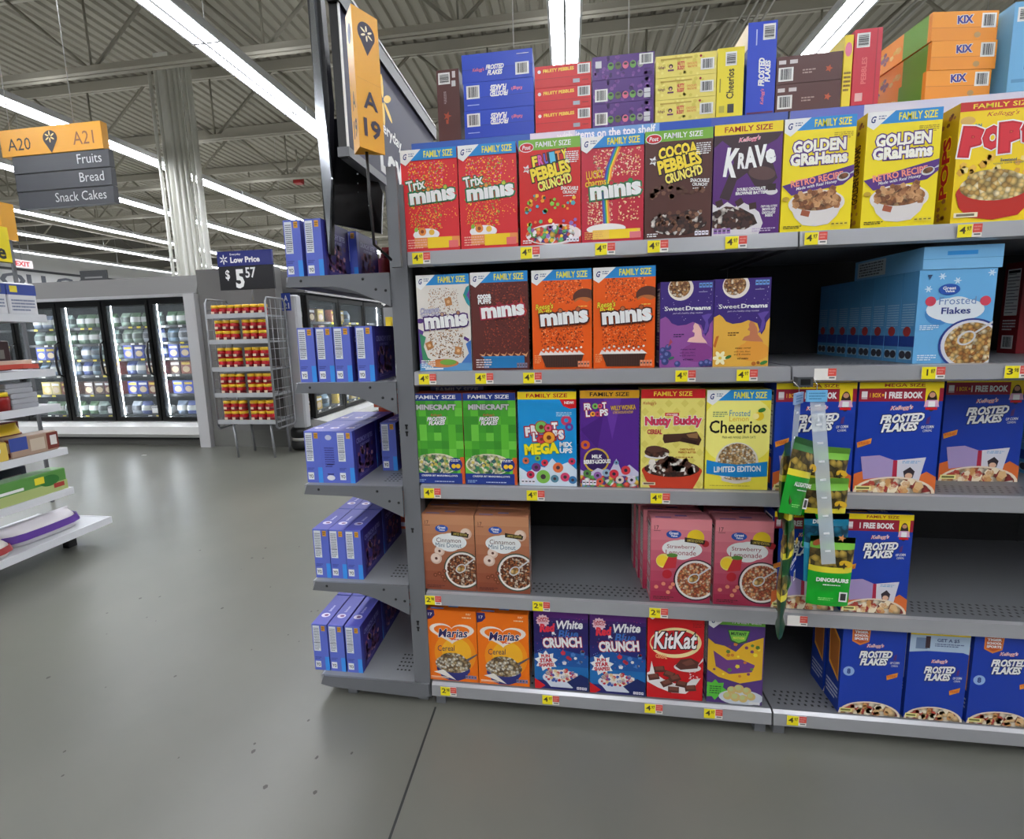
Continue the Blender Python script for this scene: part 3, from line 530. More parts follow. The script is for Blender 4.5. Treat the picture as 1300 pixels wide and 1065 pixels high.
def a_crunch(f):
    f.rect(0, 0, 1, 1, (36, 38, 110)); f.rect(0, .55, 1, 1, (40, 30, 96)); f.rect(0, .84, 1, 1, (90, 34, 120)); f.rect(0, .8, 1, .84, (66, 32, 108)); f.poly([(0, .4), (.3, .5), (1, .42), (1, .1), (0, .1)], (28, 86, 160)); f.rect(0, .1, 1, .28, (30, 110, 180))
    f.text('FAMILY SIZE!', .04, .91, .96, .975, (250, 226, 30), .03)
    f.star(.17, .8, .13, (236, 200, 210), 12, .8); f.text("CAP'N", .07, .81, .27, .84, (190, 30, 50), .04); f.text('CRUNCH', .08, .785, .26, .81, (190, 30, 50), .04)
    f.text('Red', .1, .67, .4, .77, (226, 50, 70), .06, .2, 5); f.text('White', .42, .72, .9, .82, W_, .03, .25, 4); f.text('&', .32, .62, .42, .68, W_, .06); f.text('Blue', .44, .62, .82, .71, (60, 110, 190), .03, .25, 4, out=((16, 24, 70), .04))
    f.text('CRUNCH', .16, .5, .88, .62, W_, .05, 0, 5, out=[((190, 24, 44), .05)]); f.scat(60, 71, .05, .3, .95, .85, [(140, 160, 220), (210, 60, 90), (90, 150, 210)], .008)
    f.star(.22, .33, .22, W_, 9, .68, .2); f.text('FUN', .13, .37, .29, .41, (200, 24, 44), .05, 0, 6); f.text('STAR', .1, .315, .34, .365, (200, 24, 44), .05, 0, 6); f.text('SHAPES!', .08, .265, .36, .31, (200, 24, 44), .05, 0, 6)
    f.poly([(0, .12), (.2, .04), (.1, 0), (0, 0)], RED); f.ell(.5, .14, .35, .085, (222, 226, 236), 30); f.poly([(.15, .14), (.85, .14), (.7, .03), (.3, .03)], (214, 220, 232)); f.ell(.5, .17, .31, .07, (236, 232, 226)); f.scat(70, 72, .22, .1, .78, .24, [(200,40,60),(60,90,170),(240,235,228),(226,200,150)], .035)
    f.scat(12, 73, .5, .3, .95, .48, [(200, 50, 70), (240, 240, 240), (80, 130, 200)], .04); f.poly([(.6, .1), (.75, .02), (1, .0), (1, .16), (.85, .2)], (26, 40, 100)); facts(f, .78, .02, .97, .05)
def a_kitkat(f):
    f.rect(0, 0, 1, 1, (208, 22, 30)); gm(f, (24, 110, 180), (250, 230, 60), 'FAMILY SIZE', .93); f.lines(.8, .82, .96, .87, 3, (150, 20, 20))
    f.ell(.5, .64, .46, .17, (244, 222, 160), 40, rot=6); f.ell(.48, .645, .42, .135, (196, 16, 26), 40, rot=6)
    f.text('KitKat', .1, .57, .88, .765, (250, 250, 248), .025, .25, 4, out=[((20, 10, 10), .045)])
    f.text('CEREAL', .15, .455, .36, .5, (240, 170, 110), .04, 0, -4); f.ell(.72, .37, .24, .05, (232, 226, 222)); f.poly([(.5, .38), (.6, .46), (.78, .48), (.92, .44), (.9, .37), (.6, .34)], (92, 50, 42)); f.poly([(.62, .42), (.78, .47), (.86, .42), (.7, .39)], (120, 72, 58)); f.poly([(.9, .4), (1, .5), (1, .46)], (220, 216, 216))
    f.poly([(.05, .3), (.08, .42), (.14, .28), (.3, .22), (.5, .18), (.7, .18), (.8, .24), (.96, .26), (.86, .16), (.7, .07), (.45, .07), (.2, .12), (0, .18), (0, .28)], (236, 230, 228))
    for x, y, r in ((.22, .33, 10), (.4, .28, -20), (.12, .24, 15), (.5, .24, 25), (.62, .18, -10), (.78, .14, 10), (.35, .18, 30), (.48, .11, 0)): f.poly([(x+.12*math.cos(math.radians(a+r)), y+.06*math.sin(math.radians(a+r))) for a in (35, 145, 215, 325)], (90, 48, 40)); f.poly([(x+.09*math.cos(math.radians(a+r)), y+.012+.035*math.sin(math.radians(a+r))) for a in (35, 145, 215, 325)], (124, 72, 58))
    f.scat(14, 81, .7, .24, .95, .34, [(236, 200, 200)], .014)
def a_turt(f):
    f.rect(0, 0, 1, 1, (84, 52, 122)); g = R(5)
    for i in range(10): f.rect(g.random()*.9, .7+g.random()*.18, .2+g.random()*.8, .72+g.random()*.18, (98, 62, 136)) if 0 else None
    f.poly([(0, .74), (.12, .68), (.3, .66), (.5, .6), (.65, .7), (.98, .78), (.98, .3), (.6, .24), (.2, .3), (0, .38)], (226, 176, 40)); f.poly([(.1, .6), (.35, .5), (.6, .52), (.85, .46), (.8, .38), (.4, .34), (.15, .42)], (110, 60, 130)); f.scat(20, 91, .05, .32, .95, .7, [(120,60,110),(240,220,60),(90,130,60),(200,120,50)], .035)
    gm(f, (110, 180, 60), W_, 'FAMILY SIZE', .9); f.poly([(.34, .85), (.74, .85), (.68, .72), (.54, .69), (.4, .72)], (40, 90, 50)); f.poly([(.36, .84), (.72, .84), (.66, .735), (.54, .705), (.42, .735)], (120, 190, 70)); f.text('MUTANT', .4, .79, .68, .825, (30, 60, 40), .04); f.text('MAYHEM', .44, .745, .64, .775, (210, 220, 80), .04)
    f.star(.15, .15, .22, (90, 190, 60), 8, .7); f.lines(.05, .1, .26, .2, 4, (30, 90, 40)); f.ell(.62, .08, .4, .09, (200, 205, 215))
    for x, y, r in ((.45, .16, .08), (.58, .18, .09), (.72, .16, .08), (.38, .09, .08), (.52, .08, .09), (.66, .07, .08), (.8, .1, .08)): f.circ(x, y, r, (206, 178, 110)); f.circ(x-.015, y+.012, r*.6, (190, 196, 130))
    f.rect(.76, .01, .96, .04, (220, 220, 220))
# ================================================================ cartons
def faces(mb, w, d, h):
    return {'front': Face(mb, (-w/2, 0, 0), (1,0,0), (0,0,1), w, h), 'left': Face(mb, (-w/2, d, 0), (0,-1,0), (0,0,1), d, h),
            'right': Face(mb, (w/2, 0, 0), (0,1,0), (0,0,1), d, h), 'top': Face(mb, (-w/2, 0, h), (1,0,0), (0,1,0), w, d),
            'back': Face(mb, (w/2, d, 0), (-1,0,0), (0,0,1), w, h)}
_C = {}
def carton_mesh(key, w, d, h, side, art):
    if key in _C: return _C[key]
    mb = MB(); mb.box((-w/2, 0, 0), (w/2, d, h), M(side, .42)); F = faces(mb, w, d, h)
    for k, fn in art.items(): fn(F[k])
    _C[key] = mb.mesh('cereal_box'); return _C[key]
def flap_mesh(key, w, d, c, patch):
    k = 'flap'+key
    if k in _C: return _C[k]
    mb = MB(); m = M(c, .45)
    mb.box((-w/2+.001, .001, 0), (w/2-.001, d*.56, .0016), m); mb.box((-w/2+.004, d*.5, 0), (w/2-.004, d-.001, .0008), m)
    f = Face(mb, (-w/2, 0, .0016), (1,0,0), (0,1,0), w, d); patch(f)
    _C[k] = mb.mesh('top_flap'); return _C[k]
def carton(key, dims, side, art, label, group, x, y, z, rz=0.0, flap=None, name='cereal_box', cat='cereal box', rx=0.0):
    w, d, h = dims
    o = bpy.data.objects.new(name, carton_mesh(key, w, d, h, side, art)); COL.objects.link(o)
    o.location = (x, y, z+.0004); o.rotation_euler = (rx, 0, rz); tag(o, label, cat, group)
    if flap:
        f = bpy.data.objects.new('top_flap', flap_mesh(key, w, d, flap[0], flap[1])); COL.objects.link(f); f.parent = o; f.location = (0, 0, h)
    return o
def side_panel(bg, ac=None):
    def a(f):
        f.rect(.16, .42, .84, .93, (238, 238, 234)); f.k += 1
        for i in range(13): f.rect(.2, .45+i*.035, .8 if i % 3 else .62, .457+i*.035, (60, 60, 62)); f.k -= 1
        f.k += 1; f.rect(.2, .885, .8, .915, (30, 30, 30)); f.bars(.2, .05, .8, .2) if ac is None else f.rect(.16, .05, .84, .3, ac)
        f.lines(.16, .25 if ac is None else .32, .84, .38, 4, (230, 230, 230))
    return a
def side_name(txt, tc, oc):       # product name running up the narrow side
    def a(f):
        f.text(txt, .5-.42*f.H/f.W*.62, .5-.2*f.W/f.H, .5+.42*f.H/f.W*.62, .5+.2*f.W/f.H, tc, .04, rot=90, out=(oc, .05)); f.scat(7, 3, .2, .06, .8, .24, [(170,110,60),(190,130,60)], .1); f.scat(5, 5, .2, .84, .8, .94, [(170,110,60),(120,72,40)], .09)
    return a
def tpatch(c, t=None, tc=(240, 240, 240)):
    def a(f):
        f.rect(.08, .1, .34, .22, c); f.rect(.42, .3, .62, .48, c)
        if t: f.text(t, .38, .15, .66, .45, tc, .02)
    return a
S1, S2, S3, S4, S5 = 1.705, 1.298, .888, .475, .10
YF = 1.46
DK = lambda c, k=.75: tuple(v*k for v in c)
# key: (w, d, h), side colour, front art
D = {
 'trix': ((.192,.07,.328),(214,36,46),a_trix), 'fruity': ((.196,.07,.329),(200,24,28),a_pebbles((214,28,24),'',None,False)),
 'lucky': ((.193,.07,.321),(176,24,50),a_lucky), 'cocoap': ((.2,.07,.323),(70,36,30),a_pebbles((84,44,36),'COCOA',None,True)),
 'krave': ((.194,.07,.325),(80,28,108),a_krave), 'graham': ((.196,.07,.325),(226,196,16),a_graham),
 'pops': ((.212,.07,.330),(214,176,18),a_pops), 'ctc': ((.186,.07,.329),(214,208,200),a_ctc), 'puffs': ((.195,.07,.33),(84,34,30),a_puffs),
 'reese': ((.197,.07,.328),(226,86,10),a_reese),
 'dreamb': ((.163,.06,.274),(80,52,130),a_dream((150,84,158),(240,190,180),(140,66,140),(60,30,90),fr_blue)),
 'dreamv': ((.167,.06,.276),(70,48,130),a_dream((232,178,70),(200,124,88),(232,160,60),(100,60,20),fr_van)),
 'gvff': ((.204,.062,.278),(84,150,200),a_gvff), 'mine': ((.186,.07,.33),(206,88,40),a_mine), 'loops': ((.2,.07,.333),(18,130,196),a_loops),
 'wonka': ((.196,.07,.336),(70,30,120),a_wonka), 'nutty': ((.203,.07,.338),(214,200,96),a_nutty), 'cheer': ((.197,.07,.334),(226,208,50),a_cheer),
 'ffmega': ((.235,.09,.354),(22,56,158),ff(0,'MEGA SIZE',True,'book')), 'ffbook': ((.196,.08,.34),(20,54,150),ff(0,'FAMILY SIZE',False,'book')),
 'ffschool': ((.192,.08,.335),(20,54,150),ff(0,'FAMILY SIZE',False,'school')), 'ffplain': ((.175,.08,.328),(20,54,150),ff(0,'FAMILY SIZE',False,'ticket')),
 'donut': ((.197,.065,.294),(160,100,70),gvbowl(((140,72,48),(196,138,100)),('Cinnamon','Mini Donut'),((96,60,44),(70,110,130)),RINGS,(60,80,66),ex_don)),
 'straw': ((.2,.065,.303),(206,120,130),gvbowl(((166,44,76),(226,138,146)),('Strawberry','Lemonade'),((150,40,60),(150,40,60)),PUFF,(50,24,40),ex_straw)),
 'marias': ((.193,.065,.29),(226,98,14),a_marias), 'crunch': ((.198,.075,.342),(50,34,110),a_crunch), 'kitkat': ((.192,.075,.343),(190,18,26),a_kitkat),
 'turt': ((.185,.07,.333),(80,50,118),a_turt),
}
LEFT = {'graham': side_name('GOLDEN GRAHAMS', (70, 36, 20), (246, 200, 30)), 'pops': side_name('POPS', (200, 40, 40), (250, 216, 16)), 'gvff': lambda f: (f.rect(0, .18, 1, .3, (40, 70, 150)), f.lines(.1, .38, .9, .66, 10, (150, 190, 220)), f.rect(.1, .04, .9, .14, (160, 190, 210)), f.circ(.3, .09, .2, (60, 60, 70)), f.circ(.7, .09, .2, (60, 60, 70)), f.circ(.5, .35, .25, (170, 60, 60))),
        'ffmega': side_panel(0, (246, 150, 40)), 'ffschool': lambda f: (f.poly([(.12, .9), (.85, .78), (.88, .32), (.2, .42)], (244, 170, 60)), f.poly([(.18, .86), (.8, .75), (.82, .36), (.25, .46)], (190, 110, 50)), f.lines(.1, .08, .9, .25, 4, (200, 205, 220)), f.lines(.15, .9, .9, .97, 2, W_))}
TOPP = {'donut': ((176,116,84), tpatch((120,110,150))), 'straw': ((200,126,134), tpatch((110,80,140))), 'marias': ((240,112,20), tpatch((120,160,220))), 'ffbook': ((22,50,140), tpatch((220,140,50), 'FROSTED FLAKES')), 'ffschool': ((22,60,168), lambda f: (f.rect(0, 0, .42, 1, (240,150,40)), f.text('FROSTED FLAKES', .5, .2, .9, .6, W_, .03))), 'ffplain': ((22,60,168), lambda f: (f.rect(0, 0, .3, 1, (240,150,40)), f.text('FLAKES', .5, .2, .9, .6, W_, .03))),
        'ffmega': ((22,56,158), tpatch((248,220,20))), 'crunch': ((60,30,104), tpatch((250,226,30))), 'turt': ((90,56,128), tpatch((110,180,60)))}
def front(key, x0, x1, z, label, group=None, y=YF, rz=0.0):
    dims, side, fn = D[key]; art = {'front': fn, 'left': LEFT.get(key, side_panel(side)), 'right': side_panel(side)}
    return carton(key, dims, side, art, label, group, (x0+x1)/2, y, z, rz, TOPP.get(key))
def lay(items, z):
    for it in items:
        key, x0, x1, lab = it[:4]; kw = it[4] if len(it) > 4 else {}
        front(key, x0, x1, z, lab, **kw)
lay([('trix', -.548, -.356, 'red cereal box with confetti specks, leftmost on the top display shelf'),
     ('trix', -.352, -.160, 'red cereal box with confetti specks, second from the left on the top display shelf'),
     ('fruity', -.152, .045, 'bright red cereal box with green top band and rainbow and yellow lettering, top display shelf'),
     ('lucky', .047, .240, 'crimson cereal box with a rainbow stripe and white lettering, top display shelf'),
     ('cocoap', .242, .444, 'dark brown cereal box with green top band and tilted yellow lettering, top display shelf'),
     ('krave', .447, .641, 'purple and dark brown cereal box with spiky white lettering, top display shelf'),
     ('graham', .645, .841, 'yellow cereal box with purple diagonal ribbon and bowl of brown squares, beside the purple box'),
     ('graham', .869, 1.065, 'yellow cereal box with purple ribbon, right-hand one of that pair, its left side showing'),
     ('pops', 1.108, 1.32, 'yellow cereal box with big red letters and red bowl, right end of the top shelf')], S1)
front('graham', .66, .856, S1, 'yellow cereal box standing in the second row behind the purple-ribbon boxes', y=YF+.08)
lay([('ctc', -.517, -.331, 'cream-white cereal box with purple lettering and brown specks, leftmost on the second shelf'),
     ('puffs', -.327, -.132, 'chocolate brown cereal box with pink-edged white lettering and blue bowl, second shelf'),
     ('reese', -.119, .078, 'bright orange cereal box, left one of the orange pair on the second shelf'),
     ('reese', .083, .280, 'bright orange cereal box, right one of the pair, beside the short indigo box'),
     ('dreamb', .296, .459, 'short indigo and mauve cereal box with blueberries at the bottom left corner'),
     ('dreamv', .461, .628, 'short indigo and golden yellow cereal box with a pale vanilla flower at the bottom')], S2)
front('gvff', 1.041, 1.245, S2, 'light blue cereal box with bowl of flakes, front of the row on the second shelf')
for i in range(7): front('gvff', 1.041, 1.245, S2, 'light blue cereal box packed in the row behind the blue corn flakes box, side showing', 'light blue cereal boxes in the row on the second shelf', y=YF+.064*(i+1))
def a_end(bg, body):
    def a(f): f.rect(0, 0, 1, .28, bg); f.rect(.3, .55, .7, .72, body)
    return a
carton('gvlay', (.208,.31,.066), (118,182,228), {'front': lambda f: (f.rect(0,.0,1,.45,(124,186,230)), f.rect(0,.44,1,.46,(80,140,190)), f.rect(.3,.6,.68,.78,(40,140,215))), 'left': lambda f: (f.rect(.05,.1,.5,.9,(200,212,220)), f.lines(.08,.15,.46,.85,5,(90,100,110)))},
       'light blue cereal box lying flat on top of the blue row on the second shelf', None, 1.150, YF-.002, S2+.279)
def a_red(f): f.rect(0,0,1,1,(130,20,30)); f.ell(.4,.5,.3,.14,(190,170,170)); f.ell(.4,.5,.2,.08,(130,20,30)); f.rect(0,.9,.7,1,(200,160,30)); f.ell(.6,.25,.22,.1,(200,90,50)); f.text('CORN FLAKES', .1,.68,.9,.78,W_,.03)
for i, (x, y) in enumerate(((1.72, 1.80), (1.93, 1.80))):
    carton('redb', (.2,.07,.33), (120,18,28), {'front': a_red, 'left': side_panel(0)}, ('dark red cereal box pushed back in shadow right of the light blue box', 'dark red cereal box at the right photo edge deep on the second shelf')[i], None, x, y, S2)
lay([('mine', -.556, -.376, 'green pixel-patterned cereal box with navy band, against the grey upright on the third shelf'),
     ('mine', -.371, -.182, 'green pixel-patterned cereal box with navy band, next to the sky blue box'),
     ('loops', -.176, .025, 'sky blue cereal box with yellow top band and coloured rings, third shelf'),
     ('wonka', .037, .233, 'violet cereal box with gold top band and a round milk badge, third shelf'),
     ('nutty', .238, .443, 'pale yellow cereal box with red top band, pink lettering and red bowl of chocolate pieces'),
     ('cheer', .447, .645, 'lemon yellow cereal box with black lettering and a blue ribbon across its bowl'),
     ('ffmega', .658, .893, 'large royal blue cereal box behind the hanging clip strips on the third shelf'),
     ('ffmega', .900, 1.135, 'large royal blue cereal box with crimson band, fully visible right of the clip strips')], S3)
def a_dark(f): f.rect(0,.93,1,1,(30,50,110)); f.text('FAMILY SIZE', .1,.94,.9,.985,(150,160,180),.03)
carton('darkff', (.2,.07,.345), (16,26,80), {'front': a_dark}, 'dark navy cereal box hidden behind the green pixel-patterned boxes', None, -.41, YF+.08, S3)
v = onZ(1190, 610, S3); front('ffmega', v.x, v.x+.235, S3, 'large royal blue cereal box set further back behind the fully visible blue one', y=v.y)
v = onZ(1263, 612, S3)
for i, (dx, dy) in enumerate(((.17, -.01), (.17, .056), (.17, .122), (.06, .30))): front('gvff', v.x+dx, v.x+dx+.204, S3, ('light blue cereal box at the right photo edge on the third shelf, nearest the rail', 'light blue cereal box second in the dim row at the right photo edge', 'light blue cereal box third in the dim row at the right photo edge', 'light blue cereal box standing deepest beside the blue row at the right edge')[i], y=v.y+dy)
lay([('donut', -.544, -.347, 'brown cereal box with doughnuts, left one of the front pair on the fourth shelf'),
     ('donut', -.344, -.147, 'brown cereal box with doughnuts, right one of the front pair beside the empty space'),
     ('straw', .276, .476, 'pink cereal box with strawberries and lemon, left one beside the empty shelf space'),
     ('straw', .487, .687, 'pink cereal box with strawberries and lemon, right one beside the hanging pouches'),
     ('ffbook', .672, .868, 'royal blue cereal box mostly hidden behind the hanging green pouches on the fourth shelf'),
     ('ffbook', .890, 1.086, 'royal blue cereal box with yellow and crimson bands beside the empty fourth shelf')], S4)
for i in range(2): front('donut', -.55+i*.2, -.353+i*.2, S4, 'brown cereal box in the second row behind the %s cinnamon box' % ('left', 'right')[i], y=YF+.075)
for i in range(3): front('straw', .262-.006*i, .462-.006*i, S4, 'pink cereal box in the row behind the left strawberry lemonade box, side showing', 'pink cereal boxes queued behind the left one', y=YF+.07*(i+1))
front('straw', .487, .687, S4, 'pink cereal box in the second row behind the right strawberry lemonade box', y=YF+.07)
carton('strawlay', (.2,.3,.064), (196,112,124), {'front': lambda f: f.rect(.3,.55,.7,.8,(110,90,150))}, 'pink cereal box lying flat on top of the pink row at the back', None, .345, YF+.1, S4+.306)
lay([('marias', -.546, -.353, 'orange cereal box with a white heart outline, left one on the bottom shelf'),
     ('marias', -.350, -.157, 'orange cereal box with a white heart outline, right one beside the navy and purple box'),
     ('crunch', -.137, .061, 'navy and purple cereal box with white starburst, left one of the pair'),
     ('crunch', .066, .264, 'navy and purple cereal box with white starburst, right one beside the red box'),
     ('kitkat', .269, .461, 'red cereal box with a cream oval ring and chocolate pieces, bottom shelf'),
     ('turt', .474, .661, 'purple, yellow and green cereal box right of the red one on the bottom shelf')], S5)
for i in range(2): front('marias', -.546+i*.196, -.353+i*.196, S5, 'orange cereal box in the second row behind the %s heart box' % ('left', 'right')[i], y=YF+.075)
lay([('ffschool', .905, 1.097, 'royal blue cereal box with orange badge, left of the three on the bottom shelf'),
     ('ffplain', 1.108, 1.283, 'royal blue cereal box with pale picture panel, middle of three on the bottom shelf'),
     ('ffschool', 1.295, 1.487, 'royal blue cereal box with orange badge, at the right edge on the bottom shelf')], S5)
for i in range(3): front('ffschool', .905+i*.195, 1.097+i*.195, S5, 'royal blue cereal box in the second row on the bottom shelf, %s' % ('behind the left one', 'behind the middle one', 'behind the right one')[i], y=YF+.09)
# ---------------------------------------------------------------- top stock
ZT = 2.085; YT = 1.535
def stack(key, x0, x1, n, h, side, fns, labs, dx=None, d=.3, rz=0.0, y=YT, left=None):
    w = x1-x0
    for i in range(n):
        art = {'front': fns[i]}
        if left: art['left'] = left
        carton(key+str(i), (w, d, h-.001), side, art, labs[i], None, (x0+x1)/2+(dx[i] if dx else 0), y, ZT+i*h, rz)
def e_ff(flip, h=1.0):
    def a(f):
        f.rect(0, .0, 1, .46, (26, 66, 190)); f.rect(0, .45, 1, .465, (16, 46, 140)); r = 180 if flip else 0
        if flip: f.bars(.04, .42, .23, .9); f.text('FROSTED', .38, .44, .64, .64, W_, .05, .3, 180); f.text('FLAKES', .38, .64, .62, .86, W_, .05, .3, 180); f.text("Kellogg's", .68, .58, .84, .74, (240, 130, 150), .02, .3, 180)
        else: f.bars(.76, .12, .95, .56); f.text('FROSTED', .34, .4, .6, .58, W_, .05, .3); f.text('FLAKES', .36, .2, .58, .38, W_, .05, .3); f.text("Kellogg's", .15, .34, .32, .5, (240, 130, 150), .02, .3); f.rect(.78, .84, .95, .86, W_)
        f.rect(.05, .18, .22, .21, (170, 190, 240)) if flip else None
    return a
stack('tff', -.342, -.105, 3, .088, (28, 70, 196), [e_ff(True), e_ff(True), e_ff(False)], ['royal blue cereal box lying at the bottom of the blue stack on the top ledge', 'royal blue cereal box lying in the middle of the blue stack of three', 'royal blue cereal box lying on top of the blue stack of three'], dx=[0, .001, -.002])
def e_red(f): f.rect(0,0,1,.42,(206,30,34)); f.rect(0,.41,1,.43,(160,16,20)); f.text('FRUITY PEBBLES', .15,.7,.7,.86,(250,210,80),.04,0,1); f.circ(.08,.75,.03,(250,240,240)); f.bars(.76,.5,.98,.95); f.rect(.68,.12,.8,.3,(170,180,190)); f.rect(.84,.2,.95,.24,(150,20,24))
stack('tred', -.100, .083, 3, .068, (214, 34, 38), [e_red]*3, ['red cereal box lying at the bottom of the red stack on the top ledge', 'red cereal box lying in the middle of the red stack on the top ledge', 'red cereal box lying on top of the red stack on the top ledge'])
def e_tur(up):
    def a(f):
        f.scat(46, 4, .02, .05, .98, .95, [(116,66,150),(60,30,96),(130,80,160)], .03); y = .55 if up else .3
        for i, c in enumerate([(96,150,70),(90,100,60),(220,110,140),(110,160,80),(150,150,150)]): f.ell(.3+i*.12, y, .05, .16, c); f.ell(.3+i*.12, y+.05, .03, .05, (40, 40, 50))
        f.bars(*((.76, .5, .98, .95) if up else (.04, .08, .25, .62))); f.rect(*((.05, .5, .15, .8) if up else (.84, .1, .94, .5)), (210, 210, 215)); f.rect(.84, .3, .94, .32, (60, 30, 80))
    return a
stack('ttur', .087, .281, 3, .0715, (86, 46, 128), [e_tur(False), e_tur(False), e_tur(True)], ['purple brick-patterned cereal box at the bottom of the purple stack', 'purple brick-patterned cereal box in the middle of the purple stack', 'purple brick-patterned cereal box on top of the purple stack'])
def e_nut(f): f.scat(30, 6, .02, .05, .98, .95, [(222,206,90),(244,232,130)], .03); f.text("Kellogg's", .04,.4,.16,.55,(120,50,60),.02,.3); f.circ(.25,.5,.035,(60,36,30)); f.circ(.25,.47,.018,(226,180,150)); f.rect(.2,.28,.3,.36,(110,60,100)); f.text('NUTTY', .36,.5,.48,.68,(214,50,70),.05); f.text('BUDDY', .36,.3,.48,.48,(214,50,70),.05); f.text('CHOCOLATE', .52,.5,.68,.6,(220,130,60),.02); f.text('PEANUT BUTTER', .53,.36,.68,.46,(220,130,60),.02); f.bars(.74,.2,.96,.72); f.rect(.08,.8,.6,.86,(200,170,70)); f.circ(.74,.84,.02,(170,40,50))
stack('tnut', .286, .470, 3, .0655, (236, 220, 110), [e_nut]*3, ['pale yellow cereal box at the bottom of the yellow stack on the top ledge', 'pale yellow cereal box in the middle of the yellow stack', 'pale yellow cereal box on top of the yellow stack'])
def e_cheer(f): f.bars(.3,.74,.72,.94,False); f.text('Cheerios', -.05,.42,1.05,.53,(30,26,20),.02,0,90); f.rect(.1,.06,.3,.16,(190,180,60)); f.rect(.42,.05,.66,.18,(60,60,60)); f.rect(.1,.36,.14,.56,(150,140,50))
carton('tcheer', (.079,.19,.2), (240,222,50), {'front': e_cheer}, 'yellow cereal box standing on end between the pale yellow stack and the tall blue box', None, .512, YT, ZT)
def e_fft(f): f.bars(.52,.8,.94,.97,False); f.text('FROSTED', .02,.42,1.0,.49,W_,.05,.2,90); f.text('FLAKES', .34,.43,1.1,.49,W_,.05,.2,90); f.text("Kellogg's", .3,.16,.85,.21,(240,130,150),.02,.3,90); f.rect(.28,.75,.32,.92,(190,200,240)); f.rect(.04,.0,.96,.02,(90,30,80))
carton('tfft', (.084,.235,.264), (28,68,200), {'front': e_fft, 'left': lambda f: f.rect(0,.72,1,1,(236,220,200))}, 'tall royal blue cereal box standing on end on the top ledge', None, .602, YT, ZT)
BR = (84, 42, 38)
def e_br(f): f.bars(.03,.1,.26,.6); f.rect(.03,.72,.14,.86,(210,200,200)); f.rect(.2,.72,.32,.86,(210,200,200)); f.lines(.4,.3,.6,.5,2,(170,140,130)); f.star(.8,.42,.06,(190,80,40),5,.5)
for i in range(2): carton('tbr', (.186,.3,.079), BR, {'front': e_br}, ('dark brown glossy cereal box lying lower in the brown pair on the top ledge', 'dark brown glossy cereal box lying upper in the brown pair on the top ledge')[i], None, .741, YT+.002, ZT+i*.08)
def e_brv(f): f.bars(.08,.8,.6,.96,False); f.rect(.7,.88,.84,.97,(210,200,200)); f.rect(.66,.76,.84,.84,(200,200,200)); f.lines(.3,.52,.42,.7,8,(170,150,150)); f.star(.42,.35,.2,(170,70,40),5,.4); f.rect(.36,.24,.46,.3,(170,70,40))
carton('tbrv', (.078,.3,.226), BR, {'front': e_brv}, 'dark brown cereal box standing on end at the far left of the top ledge', None, -.395, YT+.002, ZT)
def e_yel(f): f.ell(.5,.8,.4,.1,(230,120,150)); f.lines(.1,.2,.9,.5,5,(120,80,30))
carton('tyel', (.024,.2,.2), (240,214,40), {'front': e_yel}, 'thin yellow box edge standing left of the crimson box on the top ledge', None, .848, YT, ZT)
def e_crim(f): f.bars(.08,.76,.56,.95,False); f.text('PEBBLES', -.1,.42,.9,.49,(230,110,110),.03,0,90); f.rect(.12,.05,.4,.16,(230,180,180)); f.rect(.8,0,.84,1,(170,16,40))
carton('tcrim', (.075,.2,.212), (204,30,56), {'front': e_crim}, 'crimson cereal box standing on end left of the orange stack', None, .901, YT, ZT)
OR = (246, 158, 40)
def e_kix(f): f.rect(0,0,1,.45,(240,150,34)); f.rect(0,.44,1,.455,(200,110,20)); f.text('KIX', .38,.58,.62,.86,(52,40,140),.05,0,3,out=(W_,.05)); f.bars(.75,.42,.97,.92); f.ell(.7,.18,.05,.1,(190,150,90))
def l_kix(f): f.rect(.76,0,.97,1,(110,170,50)); f.scat(26,8,.38,.1,.74,.9,[(250,220,130),(236,196,90),(150,110,120),(246,206,110)],.022); f.text('KIX', .04,.15,.34,.8,(52,40,140),.05,0,0,out=(W_,.05))
stack('tkix', 1.068, 1.261, 3, .0795, OR, [e_kix]*3, ['orange cereal box at the bottom of the fanned orange stack on the top ledge', 'orange cereal box in the middle of the fanned orange stack', 'orange cereal box on top of the fanned orange stack'], dx=[-.004, .004, 0], d=.39, rz=.13, y=YT+.012, left=l_kix)
def e_bl(f): f.bars(.1,.78,.6,.94,False); f.rect(.1,.1,.8,.14,(90,150,200)); f.text('FLAKES', 0,.4,1,.46,(60,100,170),.02,0,90)
carton('tblu', (.09,.2,.24), (112,180,226), {'front': e_bl}, 'light blue cereal box standing on end right of the orange stack', None, 1.325, YT, ZT)
# ================================================================ shelving
G1 = (140, 142, 146); G2 = (112, 114, 118); GD = (34, 35, 38); RAILC = (168, 169, 172)
mG = M(G1, .45, .1, .5, 'painted_steel'); mG2 = M(G2, .45, .1, .5, 'painted_steel'); mD = M(GD, .5, 0, .5, 'dark_board'); mR = M(RAILC, .3, .3, .5, 'price_rail'); mB = M((16, 16, 17), .4, 0, .5, 'black')
mDeck = M((108, 110, 114), .4, .1, .5, 'shelf_deck')
YB = 2.02
def holes(mb, x0, x1, z, y0=1.475, rows=4, st=.022):
    n = int((x1-x0-.04)/st); vs = []; fs = []
    for r in range(rows):
        for i in range(n):
            x = x0+.03+i*st+(r % 2)*st/2; y = y0+r*.017; k = len(vs); vs += [(x, y, z), (x+.008, y, z), (x+.008, y+.008, z), (x, y+.008, z)]; fs.append((k, k+1, k+2, k+3))
    mb.add(vs, fs, mB)
XS = .688
